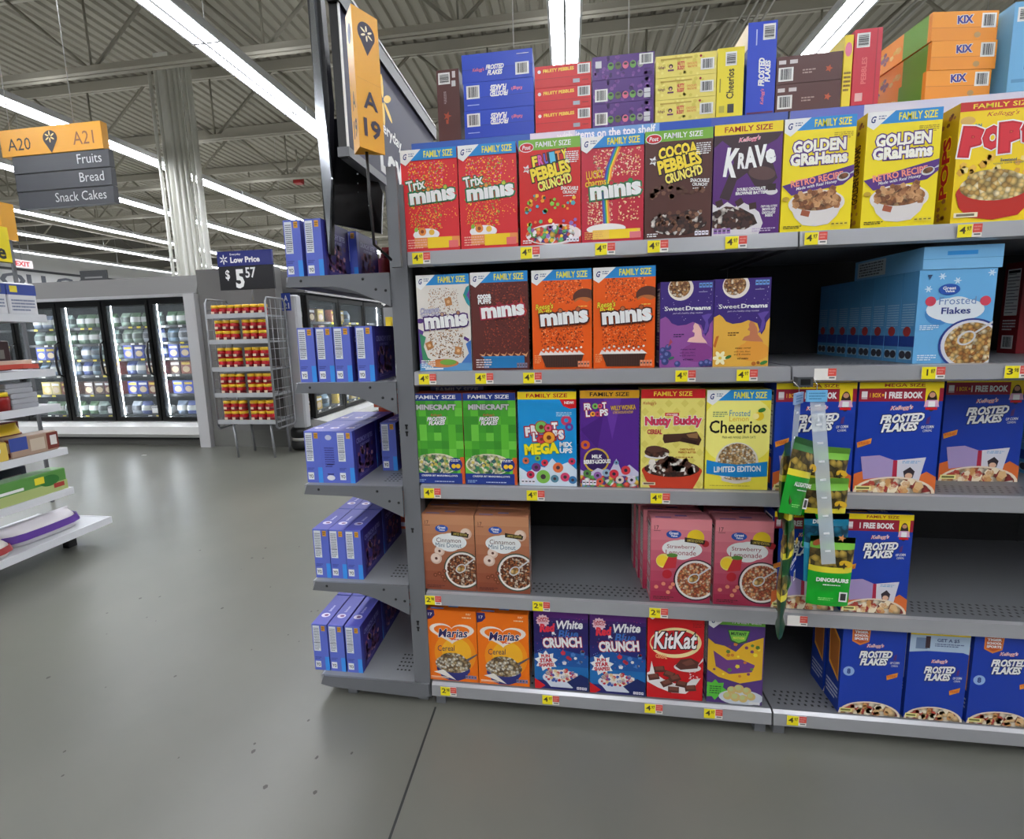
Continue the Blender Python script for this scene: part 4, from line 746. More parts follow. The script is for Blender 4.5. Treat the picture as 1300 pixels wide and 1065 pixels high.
def bay(x0, x1, label):
    t = thing('shelving_bay', label, 'store shelving', ((x0+x1)/2, 1.7, 0)); off = Vector((-(x0+x1)/2, -1.7, 0)); X = Matrix.Translation(off)
    def part(mb, n, p=t):
        mb.v = [tuple(Vector(q)+off) for q in mb.v]
        return mb.build(n, p)
    m = MB(); m.box((x0, YB, .02), (x1, YB+.025, 2.08), mD); g = R(int(x0*10)+30); vs = []; fs = []
    for zz in [i*.05+.4 for i in range(33)]:
        for i in range(int((x1-x0)/.05)):
            x = x0+.03+i*.05; k = len(vs); vs += [(x, YB-.0006, zz), (x+.006, YB-.0006, zz), (x+.006, YB-.0006, zz+.006), (x, YB-.0006, zz+.006)]; fs.append((k, k+1, k+2, k+3))
    m.add(vs, fs, mB); vs = []; fs = []
    if XS-.01 < x1 < XS+.01:
        for zz, n0, n1 in ((1.53, 0, 6), (1.505, 1, 6)):
            for i in range(n0, n1): x = x1-.03-i*.05; k = len(vs); vs += [(x, YB-.0009, zz), (x+.005, YB-.0009, zz), (x+.005, YB-.0009, zz+.005), (x, YB-.0009, zz+.005)]; fs.append((k, k+1, k+2, k+3))
        m.add(vs, fs, M((215, 215, 210)))  # pale dots stand in for light showing through the peg holes
    part(m, 'back_panel')
    for i, z in enumerate((S1, S2, S3, S4, S5)):
        m = MB(); e = .002
        m.box((x0+e, 1.452, z-.028), (x1-e, YB-.001, z), mDeck); holes(m, x0, x1, z+.0003)
        m.box((x0+.02, 1.47, z-.04), (x0+.035, YB-.01, z-.0285), mG2); m.box((x1-.035, 1.47, z-.04), (x1-.02, YB-.01, z-.0285), mG2)
        sh = part(m, 'shelf' if i < 4 else 'base_deck'); m = MB()
        if i < 4: pts = [(x0+e, 1.4515, z), (x0+e, 1.438, z-.002), (x0+e, 1.434, z-.046), (x0+e, 1.445, z-.052), (x0+e, 1.4515, z-.05)]
        else: pts = [(x0+e, 1.4515, z), (x0+e, 1.442, z-.008), (x0+e, 1.440, z-.052), (x0+e, 1.4515, z-.058)]
        m.prism(pts, (x1-x0-2*e, 0, 0), mR); part(m, 'price_rail', sh)
    for x in (x0+.03, x1-.03):
        [part(MB().box((x-.018, yy, 0), (x+.018, yy+.04, .071), mG2), 'foot') for yy in (1.46, 1.93)]
    m = MB(); m.box((x0+.002, 1.54, ZT-.035), (x1-.002, YB-.001, ZT), mG2); m.box((x0+.05, 1.9, ZT-.2), (x0+.08, 2.01, ZT-.036), mG2); m.box((x1-.08, 1.9, ZT-.2), (x1-.05, 2.01, ZT-.036), mG2)
    tl = part(m, 'top_ledge'); m = MB(); m.box((x0+.002, 1.534, ZT-.058), (x1-.002, 1.5395, ZT-.001), M((214, 216, 232))); f = Face(m, (x0+.002, 1.534, ZT-.058), (1,0,0), (0,0,1), x1-x0-.004, .057); L = x1-x0
    def seg(a, b, c): f.rect((a-x0)/L, 0, (b-x0)/L, 1, c)
    if x0 < 0:
        seg(-.545, -.12, (52, 100, 190)); seg(-.12, .03, (226, 226, 240)); seg(.03, .3, (120, 168, 226)); seg(.3, .46, (40, 86, 190)); seg(.46, .69, (70, 92, 180))
        f.text('with items on the top shelf', (-.03-x0)/L, .35, (.288-x0)/L, .95, (248, 250, 255), .03)
    else: seg(.69, .9, (96, 110, 200)); seg(.9, 1.9, (206, 206, 230))
    part(m, 'printed_strip', tl)
    return t
bay(-.535, XS, 'grey steel shelving bay stocked with colourful cereal boxes beside the endcap')
bay(XS+.002, 1.905, 'grey steel shelving bay with empty spaces at the right side of the photo')
bay(1.907, 3.1, 'grey steel shelving bay mostly beyond the right photo edge, glimpsed at the edge')
# price tags
def price(px, py, txt, z, pink=False, bay5=False):
    v = onY(px, py, 1.434); m = MB(); w, h = .062, .036; yy = 1.4325
    m.box((-w/2, 0, -h/2), (w/2, .0012, h/2), M((240, 236, 228))); f = Face(m, (-w/2, 0, -h/2), (1,0,0), (0,0,1), w, h)
    if not pink: f.rect(0, 0, .6, 1, (248, 232, 30)); f.text(txt, .08 if txt != '1' else .2, .28, .34 if txt != '1' else .27, .82, (70, 60, 40), .02); f.text(CT[txt], .38, .48, .56, .82, (70, 60, 40), .02)
    f.rect(.62, .34, 1, 1, (226, 84, 72)); f.rect(.68, .14, .94, .26, (110, 110, 110)); f.lines(.66, .45, .96, .9, 2, (240, 150, 140))
    return m, Vector((v.x, yy, z-.0255))
CT = {'4': '97', '2': '98', '1': '87', '3': '98'}
TN = [('first','top'),('second','top'),('third','top'),('fourth','top'),('fifth','top'),('sixth','top')]
rows = {('top', S1): [(535,324,'4'),(673,317,'4'),(768,313,'4'),(835,309,'4'),(934,306,'4'),(1035,301,'4'),(1230,290,'4')],
        ('second', S2): [(543,479,'4'),(615,479,'4'),(676,478,'4'),(870,476,'4'),(948,474,'4'),(1047,472,'p'),(1184,471,'1'),(1290,468,'3')],
        ('third', S3): [(549,622,'4'),(680,626,'4'),(838,629,'4')],
        ('fourth', S4): [(550,757,'2'),(687,765,'2'),(836,772,'2'),(1012,781,'p')],
        ('bottom', S5): [(569,877,'2'),(699,886,'4'),(830,898,'4'),(906,903,'4'),(1012,915,'4')]}
OW = ['leftmost','second from the left','third from the left','fourth from the left','fifth from the left','sixth from the left','seventh from the left','eighth from the left']
for (rn, z), L_ in rows.items():
    for i, (px, py, t) in enumerate(L_):
        m, p = price(px, py, t if t != 'p' else '4', z, t == 'p'); p.y = 1.4305 if rn != 'bottom' else 1.437
        o = m.build('price_tag', None, p)
        tag(o, '%s price tag on the %s shelf rail, %s' % ('pink and white' if t == 'p' else 'yellow and pink', rn, OW[i]), 'price tag', 'price tags on the shelf rails')
# ---------------------------------------------------------------- endcap
EX0, EX1 = -.982, -.607
t = thing('endcap_shelving', 'grey steel endcap shelving with slotted upright and blue boxes, left of the cereal bays', 'store shelving', (-.79, 1.9, 0))
def ep(m, n, p=t):
    m.v = [(a+.79, b-1.9, c) for a, b, c in m.v]; return m.build(n, p)
ET = (1.640, 1.262, .878, .492, .092)
for y in (1.452, 2.30):
    m = MB(); m.box((-.604, y, .03), (-.542, y+.05, 1.925), mG2)
    for z in (1.09, 1.065, .33, .305, .70): m.box((-.581, y-.001, z), (-.574, y, z+.018), mB); m.box((-.583, y-.001, z+.012), (-.572, y, z+.018), mB)
    ep(m, 'upright')
for i, z in enumerate(ET):
    m = MB(); m.box((EX0, 1.45, z-.02), (EX1, 2.35, z), mG)
    for r in range(4):
        for c in range(5): m.box((EX1-.09+r*.016, 1.50+c*.02, z), (EX1-.082+r*.016, 1.506+c*.02, z+.0004), mB)
    sh = ep(m, 'shelf' if i < 4 else 'base_deck'); 
    for y in (1.442, 2.351):
        m = MB()
        if i < 4:
            m.prism([(EX0-.008, y, z-.036), (EX0+.006, y, z), (-.6045, y, z), (-.6045, y, z-.115), (-.66, y, z-.09), (-.74, y, z-.055), (-.8, y, z-.040)], (0, .007, 0), mG2)
            for bx, bz in ((-.93, -.016), (-.70, -.018), (-.655, -.055), (-.62, -.06)): m.tube([(bx, y-.0008, z+bz), (bx, y+.003, z+bz)], .005, mB)
        else: m.prism([(EX0-.008, y, z-.036), (EX0+.006, y, z), (-.545, y, z), (-.545, y, z-.045), (-.57, y, z-.06), (EX0+.03, y, z-.045)], (0, .007, 0), mG2)
        ep(m, 'side_bracket', sh)
    m = MB(); m.box((EX0-.008, 1.45, z-.036), (EX0-.0005, 2.35, z-.001), mR); ep(m, 'price_rail', sh)
for x, y in ((-.875, 1.47), (-.58, 1.47), (-.875, 2.27)):
    m = MB(); m.box((x-.02, y, 0), (x+.02, y+.04, .056), mG2); ep(m, 'foot')
m = MB(); m.box((-.555, 1.505, .12), (-.545, 2.298, 1.9), mD) ; ep(m, 'back_panel')
# blue boxes on the endcap: narrow nutrition side faces the aisle
PBL = (96, 112, 206); PDK = (58, 46, 132)
def n_nut(f): f.rect(.0,0,1,1,PBL); f.rect(.72,0,1,.3,(60,150,235)); f.rect(.06,.42,.5,.97,(226,230,235)); f.lines(.1,.44,.46,.93,14,(90,96,120)); f.rect(.08,.6,.48,.61,(50,50,70)); f.rect(.62,.86,.86,.97,(222,160,50)); f.lines(.64,.88,.84,.95,2,(120,80,20)); f.rect(.08,.06,.44,.2,(235,238,240)); f.text('YO', .12,.09,.4,.16,(50,50,60),.03); f.lines(.08,.24,.5,.3,2,(60,70,150))
def n_alt(f): f.rect(0,0,1,1,PBL); f.ell(.5,.88,.2,.05,(200,205,230)); f.lines(.2,.3,.8,.7,9,(60,60,140)); f.ell(.5,.1,.25,.05,(235,235,240)); f.rect(.3,.35,.7,.37,(40,36,90)); f.rect(.3,.16,.7,.18,(40,36,90))
def n_face(f): f.rect(0,0,1,1,PDK); f.scat(60,9,.2,.15,.85,.6,[(150,90,130),(90,60,110),(200,150,170),(60,40,80),(120,80,150)],.05); f.text('CRUNCHY BITES', .15,.72,.85,.82,(150,150,220),.02); f.text('cereal', .3,.64,.7,.71,(150,150,220),.0); f.rect(0,0,.1,1,(66,70,170)); f.lines(.2,.06,.8,.12,2,(120,110,190))
def n_top(f): f.rect(0,0,1,1,(84,88,186)); f.ell(.45,.3,.28,.07,(220,215,240)); f.ell(.5,.3,.14,.03,(110,50,120)); f.text('bites', .2,.5,.8,.56,(200,200,240),.02,0,90)
EB = {'front': n_nut, 'right': n_face, 'top': n_top, 'left': n_face}
EBA = dict(EB, front=n_alt)
w_, d_, h_ = .064, .19, .199
lv = ['top','second','third','fourth','bottom']
def eb(level, px, py, y, lab, alt=False, rz=0.0, x=None):
    X = onY(px, py, y).x if x is None else x
    carton('eba' if alt else 'eb', (w_, d_, h_), PBL, EBA if alt else EB, lab, None, X+w_/2, y, ET[level], rz)
for k, px in enumerate((364, 390)): eb(0, px, 340, 1.47, 'periwinkle blue cereal box %s on the top endcap shelf' % ('at the outer corner', 'second from the outer corner')[k])
eb(0, 0, 0, 1.68, 'periwinkle blue cereal box behind the front pair on the top endcap shelf', x=-.895)
for k, px in enumerate((382, 405, 427, 455)): eb(1, px, 480, 1.47, 'periwinkle blue cereal box on the second endcap shelf, %s' % ('outermost', 'second from outside', 'third from outside', 'innermost and set apart')[k])
for k, px in enumerate((391, 411, 431)): eb(2, px, 612, 1.47, 'periwinkle blue cereal box, front row of the third endcap shelf, %s' % ('outermost', 'middle one with patterned side', 'innermost one')[k], alt=(k == 1))
for k, x in enumerate([onY(q, 612, 1.47).x for q in (391, 411, 431)]): eb(2, 0, 0, 1.665, 'periwinkle blue cereal box in the second row of the third endcap shelf, %s' % ('outermost', 'middle', 'inner')[k], x=x)
eb(2, 0, 0, 1.62, 'periwinkle blue cereal box standing alone near the upright on the third endcap shelf', x=-.755)
for k, px in enumerate((402, 422, 442)): eb(3, px, 735, 1.47, 'periwinkle blue cereal box in the front row of the fourth endcap shelf, %s' % ('outermost', 'middle', 'innermost')[k])
for k in range(3): eb(3, 0, 0, 1.665, 'periwinkle blue cereal box in the back row of the fourth endcap shelf, %s' % ('outermost', 'middle', 'innermost')[k], x=onY((402, 422, 442)[k], 735, 1.47).x)
for k, px in enumerate((401, 421, 442)): eb(4, px, 855, 1.47, 'periwinkle blue cereal box in the front row of the endcap base, %s' % ('outermost', 'middle', 'innermost')[k])
for k in range(3): eb(4, 0, 0, 1.665, 'periwinkle blue cereal box in the back row of the endcap base, %s' % ('outermost', 'middle', 'innermost')[k], x=onY((401, 421, 442)[k], 855, 1.47).x)
def o_side(f): f.rect(0,0,1,1,(196,78,30)); f.rect(.1,.35,.45,.9,(214,190,170)); f.lines(.14,.4,.42,.85,8,(90,60,50)); f.rect(.1,.06,.5,.16,(225,215,205)); f.rect(.7,.1,.9,.4,(90,80,150))
def o_face(f): f.rect(0,0,1,1,(176,66,30)); f.ell(.5,.35,.3,.2,(120,70,40)); f.text('GRANOLA', .15,.7,.85,.82,(240,200,160),.03)
for L_ in (2, 3, 4, 1):
    for k in range(4 if L_ != 1 else 2):
        x = -.888+.068*k if L_ != 1 else -.75+.068*k; c = (180, 70, 30) if L_ != 1 else (110, 46, 30)
        carton('ob'+str(L_ == 1), (w_, d_, .21), c, {'front': o_side, 'right': o_face} if L_ != 1 else {'front': lambda f: f.rect(.2,.3,.6,.8,(150,110,100)), 'right': lambda f: f.rect(.2,.2,.8,.7,(90,34,24))},
               '%s cereal box in the far part of the %s endcap shelf' % ('burnt orange' if L_ != 1 else 'dark brown', lv[L_]), '%s boxes far back on the %s endcap shelf' % ('orange' if L_ != 1 else 'brown', lv[L_]), x+w_/2, 1.90, ET[L_])
# second layer boxes
carton('oblay', (.26,.19,.062), (200,80,36), {'front': lambda f: (f.rect(0,0,1,1,(206,84,40)), f.lines(.4,.2,.95,.7,3,(120,40,20))), 'top': lambda f: f.poly([(.05,.3),(.5,.05),(.95,.8),(.5,.95)],(226,200,180))}, 'burnt orange cereal box lying flat on the boxes of the third endcap shelf', None, -.78, 1.90, ET[2]+.212)
carton('oblay2', (.2,.19,.05), (120,40,36), {'front': lambda f: f.lines(.1,.2,.8,.8,3,(200,160,150))}, 'dark red box lying flat on the boxes of the fourth endcap shelf', None, -.8, 1.90, ET[3]+.212)
# red bags on the top endcap shelf
def bag_mb(w, d, h, c, band=None, seed=1, top=.06):
    m = MB(); g = R(seed); n = 16; prof = [(0, .72, .8), (.03, .95, 1), (.3, 1, 1.05), (.7, .97, .9), (.88, .96, .45), (.94, .97, .1), (1, .98, .06)]; vs = []; fs = []
    for z, sx, sy in prof:
        for k in range(n):
            a = 2*PI*k/n; cx = math.copysign(abs(math.cos(a))**.55, math.cos(a)); cy = math.copysign(abs(math.sin(a))**.7, math.sin(a)); j = 1+g.uniform(-.03, .03)
            vs.append((cx*w/2*sx*j, cy*d/2*sy*j, z*h))
    for i in range(len(prof)-1):
        for k in range(n): fs.append((i*n+k, i*n+(k+1) % n, i*n+n+(k+1) % n, i*n+n+k))
    fs += [tuple(range(n-1, -1, -1)), tuple(range(len(vs)-n, len(vs)))]
    m.add(vs, fs, c, True)
    if band:
        vs = []; fs = []
        for z, s_ in ((.3, 1.055), (.68, .99)):
            for k in range(n):
                a = 2*PI*k/n; cx = math.copysign(abs(math.cos(a))**.55, math.cos(a)); cy = math.copysign(abs(math.sin(a))**.7, math.sin(a)); vs.append((cx*w/2*s_*1.03, cy*d/2*s_*1.06, z*h))
        m.add(vs, [(k, (k+1) % n, n+(k+1) % n, n+k) for k in range(n)], band, True)
    return m
mRB = M((110, 26, 34), .25, 0, .6, 'film'); mRB2 = M((150, 40, 44), .3, 0, .5, 'film')
for k in range(4):
    o = bag_mb(.06, .16, .19, mRB, mRB2, k).build('cereal_bag', None, ((-.83, -.83, -.74, -.66)[k], (1.98, 2.16, 1.98, 1.98)[k], ET[0]+.0005), 0); tag(o, 'dark red glossy bag on the top endcap shelf, %s' % ('nearest the blue boxes', 'second from the blue boxes', 'third, further back', 'deepest one')[k], 'bag')
# ================================================================ clip strips with pouches
def pouch_mb(top, low, word, blue=False):
    w, h = .128, .225; m = MB(); nx, nz = 8, 12; vs = []; fs = []
    for sgn in (-1, 1):
        b = len(vs)
        for j in range(nz+1):
            v = j/nz
            for i in range(nx+1):
                u = i/nx; th = .016*math.sin(PI*u)**.6*(math.sin(PI*min(1, (1-v)*1.12+.02)) if v > .1 else .5+v*4)**.7 if 0 < u < 1 and v < .9 else 0
                ww = w*(1-.05*(1-v)); vs.append(((u-.5)*ww, sgn*th*.9, v*h))
        for j in range(nz):
            for i in range(nx):
                q = (b+j*(nx+1)+i, b+j*(nx+1)+i+1, b+(j+1)*(nx+1)+i+1, b+(j+1)*(nx+1)+i); fs.append(q if sgn < 0 else q[::-1])
    lo = M(low, .3, 0, .5, 'pouch'); n0 = nx*nz
    def sub(rng, mat): m.add(vs, [f for k, f in enumerate(fs) if ((k % n0)//nx) in rng], mat, True)
    yel = M((236, 222, 60) if not blue else (90, 190, 220), .3, 0, .5, 'pouch')
    pic = ramp_mat('fossil_print' if not blue else 'sea_print', [(110,90,50),(190,160,70),(80,70,40),(150,130,60)] if not blue else [(20,90,120),(24,110,140),(18,80,110),(30,120,150)], 55, rough=.35)
    sub(range(0, 6), lo); sub(range(6, 7), yel); sub(range(7, 10), pic); sub(range(10, 12), M(top, .3, 0, .5, 'pouch'))
    f = Face(m, (-w/2, -.0168, 0), (1,0,0), (0,0,1), w, h)
    f.text(word, .14, .375, .86, .435, W_, .05); f.lines(.3, .32, .75, .345, 1, W_); f.lines(.22, .1, .55, .15, 2, (150, 230, 130)); f.rect(.68, .1, .86, .24, W_); f.rect(.71, .12, .83, .22, (60, 60, 60))
    if blue: f.star(.78, .68, .1, (220, 150, 90), 5, .4); f.ell(.25, .62, .12, .04, (190, 100, 60), rot=30)
    else: f.ell(.76, .65, .15, .05, (226, 180, 40), rot=-10); f.star(.72, .62, .09, (60, 50, 30), 4, .4)
    return m
CY = 1.357
def strip(name, lab, px0, py0, px1, py1, y, rz, hc):
    a = onY(px0, py0, y); b = onY(px1, py1, y); t = thing(name, lab, 'clip strip', tuple(a), rz); L = (b-a).length; inv = Matrix.Rotation(-rz, 3, 'Z'); d = inv @ ((b-a)/L); s = inv @ Vector((d.z, 0, -d.x)) if 0 else Vector((-d.z, 0, d.x)); w = .02
    m = MB(); p = [s*w, -s*w, d*L-s*w, d*L+s*w]; m.prism([tuple(q) for q in p], (0, .0012, 0), glass('clear_plastic', .42, (225, 235, 240), .15))
    for k in range(9): q = d*(L*(k+.7)/9.5); m.prism([tuple(q+s*.008), tuple(q-s*.008), tuple(q-s*.008+d*.006), tuple(q+s*.008+d*.006)], (0, -.001, 0), M((235, 238, 240), .3))
    m.build('plastic_strip', t)
    m = MB(); m.box((-.028, -.003, -.03), (.028, .003, .004), M(hc, .3, 0, .5, 'plastic')); Face(m, (-.028, -.003, -.03), (1,0,0), (0,0,1), .056, .034).lines(.1, .15, .9, .85, 3, (70, 130, 180)); m.build('header_tag', t)
    m = MB(); m.tube([(0, 0, .002), (0, 0, .02), (-.004, .012, .034), (0, .024, .04)], .0012, M((220, 220, 222), .2, .8, .5, 'wire'), 6); m.build('wire_hook', t)
    return t
strip('clip_strip', 'clear plastic hanging strip with sky blue header, facing the aisle at the shelf seam', 1037, 497, 1052, 716, CY, 0, (120, 190, 232))
strip('clip_strip', 'clear plastic hanging strip seen almost edge-on, left of the sky blue headed one', 1014, 500, 990, 785, CY+.012, .75, (150, 180, 220))
for k, (px, py, rz, ry, word, bl, lab) in enumerate(((1040, 655, .2, .12, 'ANIMALS', False, 'green snack pouch hanging highest on the facing clip strip'),
        (1043, 694, .1, .03, 'DINOSAURS', False, 'green snack pouch with yellow band, second from the top of the facing clip strip'),
        (1046, 738, 0, -.02, 'OCEAN', True, 'teal blue snack pouch with a starfish picture on the clip strip'),
        (1049, 767, .0, .03, 'DINOSAURS', False, 'green snack pouch reading in white capitals, lowest on the facing clip strip'))):
    y = CY+.058-.0135*k; v = onY(px, py, y)
    o = pouch_mb((126, 190, 70) if not bl else (20, 110, 140), (22, 172, 44) if not bl else (40, 160, 200), word, bl).build('snack_pouch', None, v); o.rotation_euler = (0, ry, rz); tag(o, lab, 'snack pouch')
for k, (px, py, rz, ry, lab) in enumerate(((1003, 652, .62, .3, 'bright green pouch tilted outward on the left, edge-on strip'), (993, 655, 1.0, .16, 'green pouch edge-on, highest one on the left strip'), (997, 700, 1.2, .1, 'green pouch edge-on, upper one on the left strip'), (996, 748, .95, .08, 'green pouch edge-on, middle one on the left strip'), (990, 800, 1.1, .12, 'dark green pouch edge-on, lowest on the left strip above the bottom shelf'))):
    v = onY(px, py, CY-.05 if k == 0 else CY+.0-.012*k); o = pouch_mb((60, 120, 60), (22, 160, 44) if k == 0 else (18, 74, 34), 'ALLIGATORS', False).build('snack_pouch', None, v); o.rotation_euler = (0, ry, rz); tag(o, lab, 'snack pouch')
m = MB(); v = onY(1020, 484, 1.42); m.box((-.022, -.012, -.016), (.022, .013, .014), M((90, 92, 95), .35, .3)); m.box((-.014, -.0125, -.01), (.014, -.012, .008), mB); o = m.build('strip_clamp', None, v); tag(o, 'small dark metal clamp gripping the second shelf rail above the clip strips', 'clamp')
# ================================================================ endcap header and aisle signs
NAVY = (44, 42, 92)
t = thing('endcap_header', 'navy price header panel framed in black and white above the endcap', 'store sign', (-.74, 1.5, 2.05))
m = MB(); m.box((0, -.05, 0), (.016, .95, .44), M((34, 32, 66), .55)); f = Face(m, (.016, -.05, 0), (0,1,0), (0,0,1), 1.0, .44)
for i in range(6): f.ell(.32+.055*math.cos(i*PI/3+PI/6), .7+.12*math.sin(i*PI/3+PI/6), .045, .03, (250, 200, 40), 12, rot=30+60*i)
f.text('Everyday', .24, .38, .5, .52, W_, .02); f.text('Low Price', .26, .04, .92, .36, W_, .04); m.build('panel', t)
m = MB(); m.box((-.012, -.07, .44), (.028, .97, .50), mB); m.box((-.012, -.07, .50), (.030, .97, .508), M(W_, .3)); m.box((-.012, -.07, -.03), (.028, .97, 0), mG2); m.box((-.012, -.06, -.03), (.018, -.051, .51), mB); m.box((.018, -.062, -.03), (.022, -.052, .51), M(W_, .3)); m.build('frame', t)
t = thing('sign_holder_panel', 'tall narrow silver-edged dark panel seen edge-on beside the aisle marker', 'store sign', (-.785, 1.5, 1.68))
m = MB(); a = onY(413, 283, 1.5); pts = [(-.075, 0, .06), (-.06, 0, .04), (-.02, 0, .55), (-.03, 0, 1.1), (-.075, 0, 1.12), (-.07, 0, .5)]
m.prism(pts, (0, .03, 0), mB); m.build('dark_panel', t)
m = MB(); m.prism([(-.058, -.012, .04), (-.028, -.012, .3), (-.04, -.012, .75), (-.052, -.012, 1.1), (-.068, -.012, .5)], (0, .011, 0), M((200, 205, 212), .12, .9, .5, 'polished_metal')); m.build('silver_edge', t)
# black perforated panel behind the upright top
t = thing('perforated_panel', 'black perforated steel panel leaning out above the top endcap shelf', 'store shelving', (-.78, 1.62, 1.86))
m = MB(); c = [onY(407, 152, 1.52), onY(447, 150, 1.62), onY(486, 245, 1.70), onY(484, 296, 1.70), onY(420, 283, 1.52)]; c = [tuple(Vector(p)-Vector((-.78, 1.62, 1.86))) for p in c]
m.prism(c, (-.004, .02, 0), mB); 
m.build('panel', t); m = MB()
for sx, ys in ((455, (222, 234, 245, 257, 268, 277)), (433, (250, 262, 272)), (470, (235, 262))):
    for k, yy in enumerate(ys):
        P = Vector(onY(sx, yy, 1.52+.18*(sx-407)/77.)); P -= Vector((-.78, 1.62, 1.86)); P.y -= .006; m.box((P.x-.007, P.y-.004, P.z-.002), (P.x+.004, P.y-.002, P.z+.003), M((220, 224, 228), .3))
m.build('slots', t)
# yellow aisle marker: triangular prism
ra = onY(457, 186, 1.27); z0 = ra.z; z1 = onY(445, 4, 1.27).z; rb = onZ(489, 197, z0); rc = onZ(450, 196, z0); YS = (240, 172, 40); PD = (52, 44, 66)
t = thing('aisle_marker', 'tall yellow three-sided aisle marker with pin logo and the number 19', 'aisle sign', tuple(ra)); A_ = Vector((0, 0, 0)); B_ = rb-ra; C_ = rc-ra; hh = z1-z0
m = MB(); m.prism([tuple(A_), tuple(B_), tuple(C_)], (0, 0, hh), M(YS, .35))
f = Face(m, A_, B_.normalized(), (0,0,1), B_.length, hh, 2e-4)
f.ell(.52, .845, .33, .08, PD, 28); f.poly([(.23, .81), (.81, .81), (.52, .69)], PD)
for i in range(6): f.ell(.52+.15*math.cos(i*PI/3+PI/6), .845+.034*math.sin(i*PI/3+PI/6), .1, .008, (250, 236, 200), 10, rot=30+60*i)
f.text('A', .24, .3, .8, .43, PD, .02); f.text('19', .2, .09, .86, .23, PD, .03); f.rect(.05, .4999, .95, .5012, (190, 130, 30))
f = Face(m, C_, (A_-C_).normalized(), (0,0,1), C_.length, hh, 2e-4); f.text('A', .3, .3, .75, .43, PD, .02); f.text('19', .25, .09, .8, .23, PD, .03); f.ell(.5, .84, .25, .07, PD, 28)
m.build('sign_body', t)
m = MB(); q = (B_+C_)/3; m.tube([(q.x, q.y, 0), (q.x, q.y, -.13), (q.x+.005, q.y, -.27), (q.x+.03, q.y+.08, -.31)], .005, mB); m.box((q.x+.028, q.y+.07, -.33), (q.x+.06, q.y+.085, -.02), mG2); m.build('support_rod', t)
# ================================================================ hanging aisle sign A20 / A21
YA = 3.8
c0, c1, c2, c3 = onY(3, 168, YA), onY(131, 155, YA), onY(144, 264, YA), onY(20, 268, YA)
W0 = c1.x-c0.x; zc = (c0.z+c1.z)/2; t = thing('aisle_sign', 'hanging aisle sign, orange top A20 A21 over dark grey slats', 'aisle sign', ((c0.x+c1.x)/2, YA, zc))
h1 = zc-onY(68, 196, YA).z; h2 = zc-onY(80, 264, YA).z
m = MB(); m.box((-W0/2, -.03, -h1), (W0/2, .03, 0), M((236, 168, 50), .4)); f = Face(m, (-W0/2, -.03, -h1), (1,0,0), (0,0,1), W0, h1, 4e-4); PD2 = (56, 50, 54)
f.text('A20', .07, .2, .3, .66, (40, 36, 40), .0); f.text('A21', .72, .22, .92, .7, (150, 96, 60), .0); f.ell(.5, .56, .07, .28, PD2); f.poly([(.44, .42), (.56, .42), (.5, .0)], PD2)
for i in range(6): f.ell(.5+.03*math.cos(i*PI/3+PI/6), .6+.13*math.sin(i*PI/3+PI/6), .02, .03, (246, 214, 140), 10, rot=30+60*i)
m.build('header_panel', t)
hs = (h2-h1)/3; m = MB(); m.box((-W0/2+.08, -.012, -h2), (-W0/2+.13, .012, -h1), M((40, 42, 46), .5)); m.build('side_frame', t)
for i, s_ in enumerate(('Fruits', 'Bread', 'Snack Cakes')):
    m = MB(); m.prism([(-W0/2+.1, -.022, -h1-hs*i-.004), (-W0/2+.1, -.03, -h1-hs*(i+1)+.004), (-W0/2+.1, .02, -h1-hs*(i+1)+.004), (-W0/2+.1, .02, -h1-hs*i-.004)], (W0-.06, 0, 0), M((66, 68, 74), .4))
    f = Face(m, (-W0/2+.1, -.031, -h1-hs*(i+1)), (1,0,0), (0,0,1), W0-.06, hs, 4e-4); wd = {0: .25, 1: .25, 2: .53}[i]; f.text(s_, .93-wd, .28, .93, .8, (214, 216, 218), .0); m.build('slat', t)
m = MB()
for x in (-W0*.42, W0*.22): m.tube([(x, 0, 0), (x, 0, 6.0-zc)], .004, M((170, 170, 168)), 5)
m.build('suspension_wire', t)
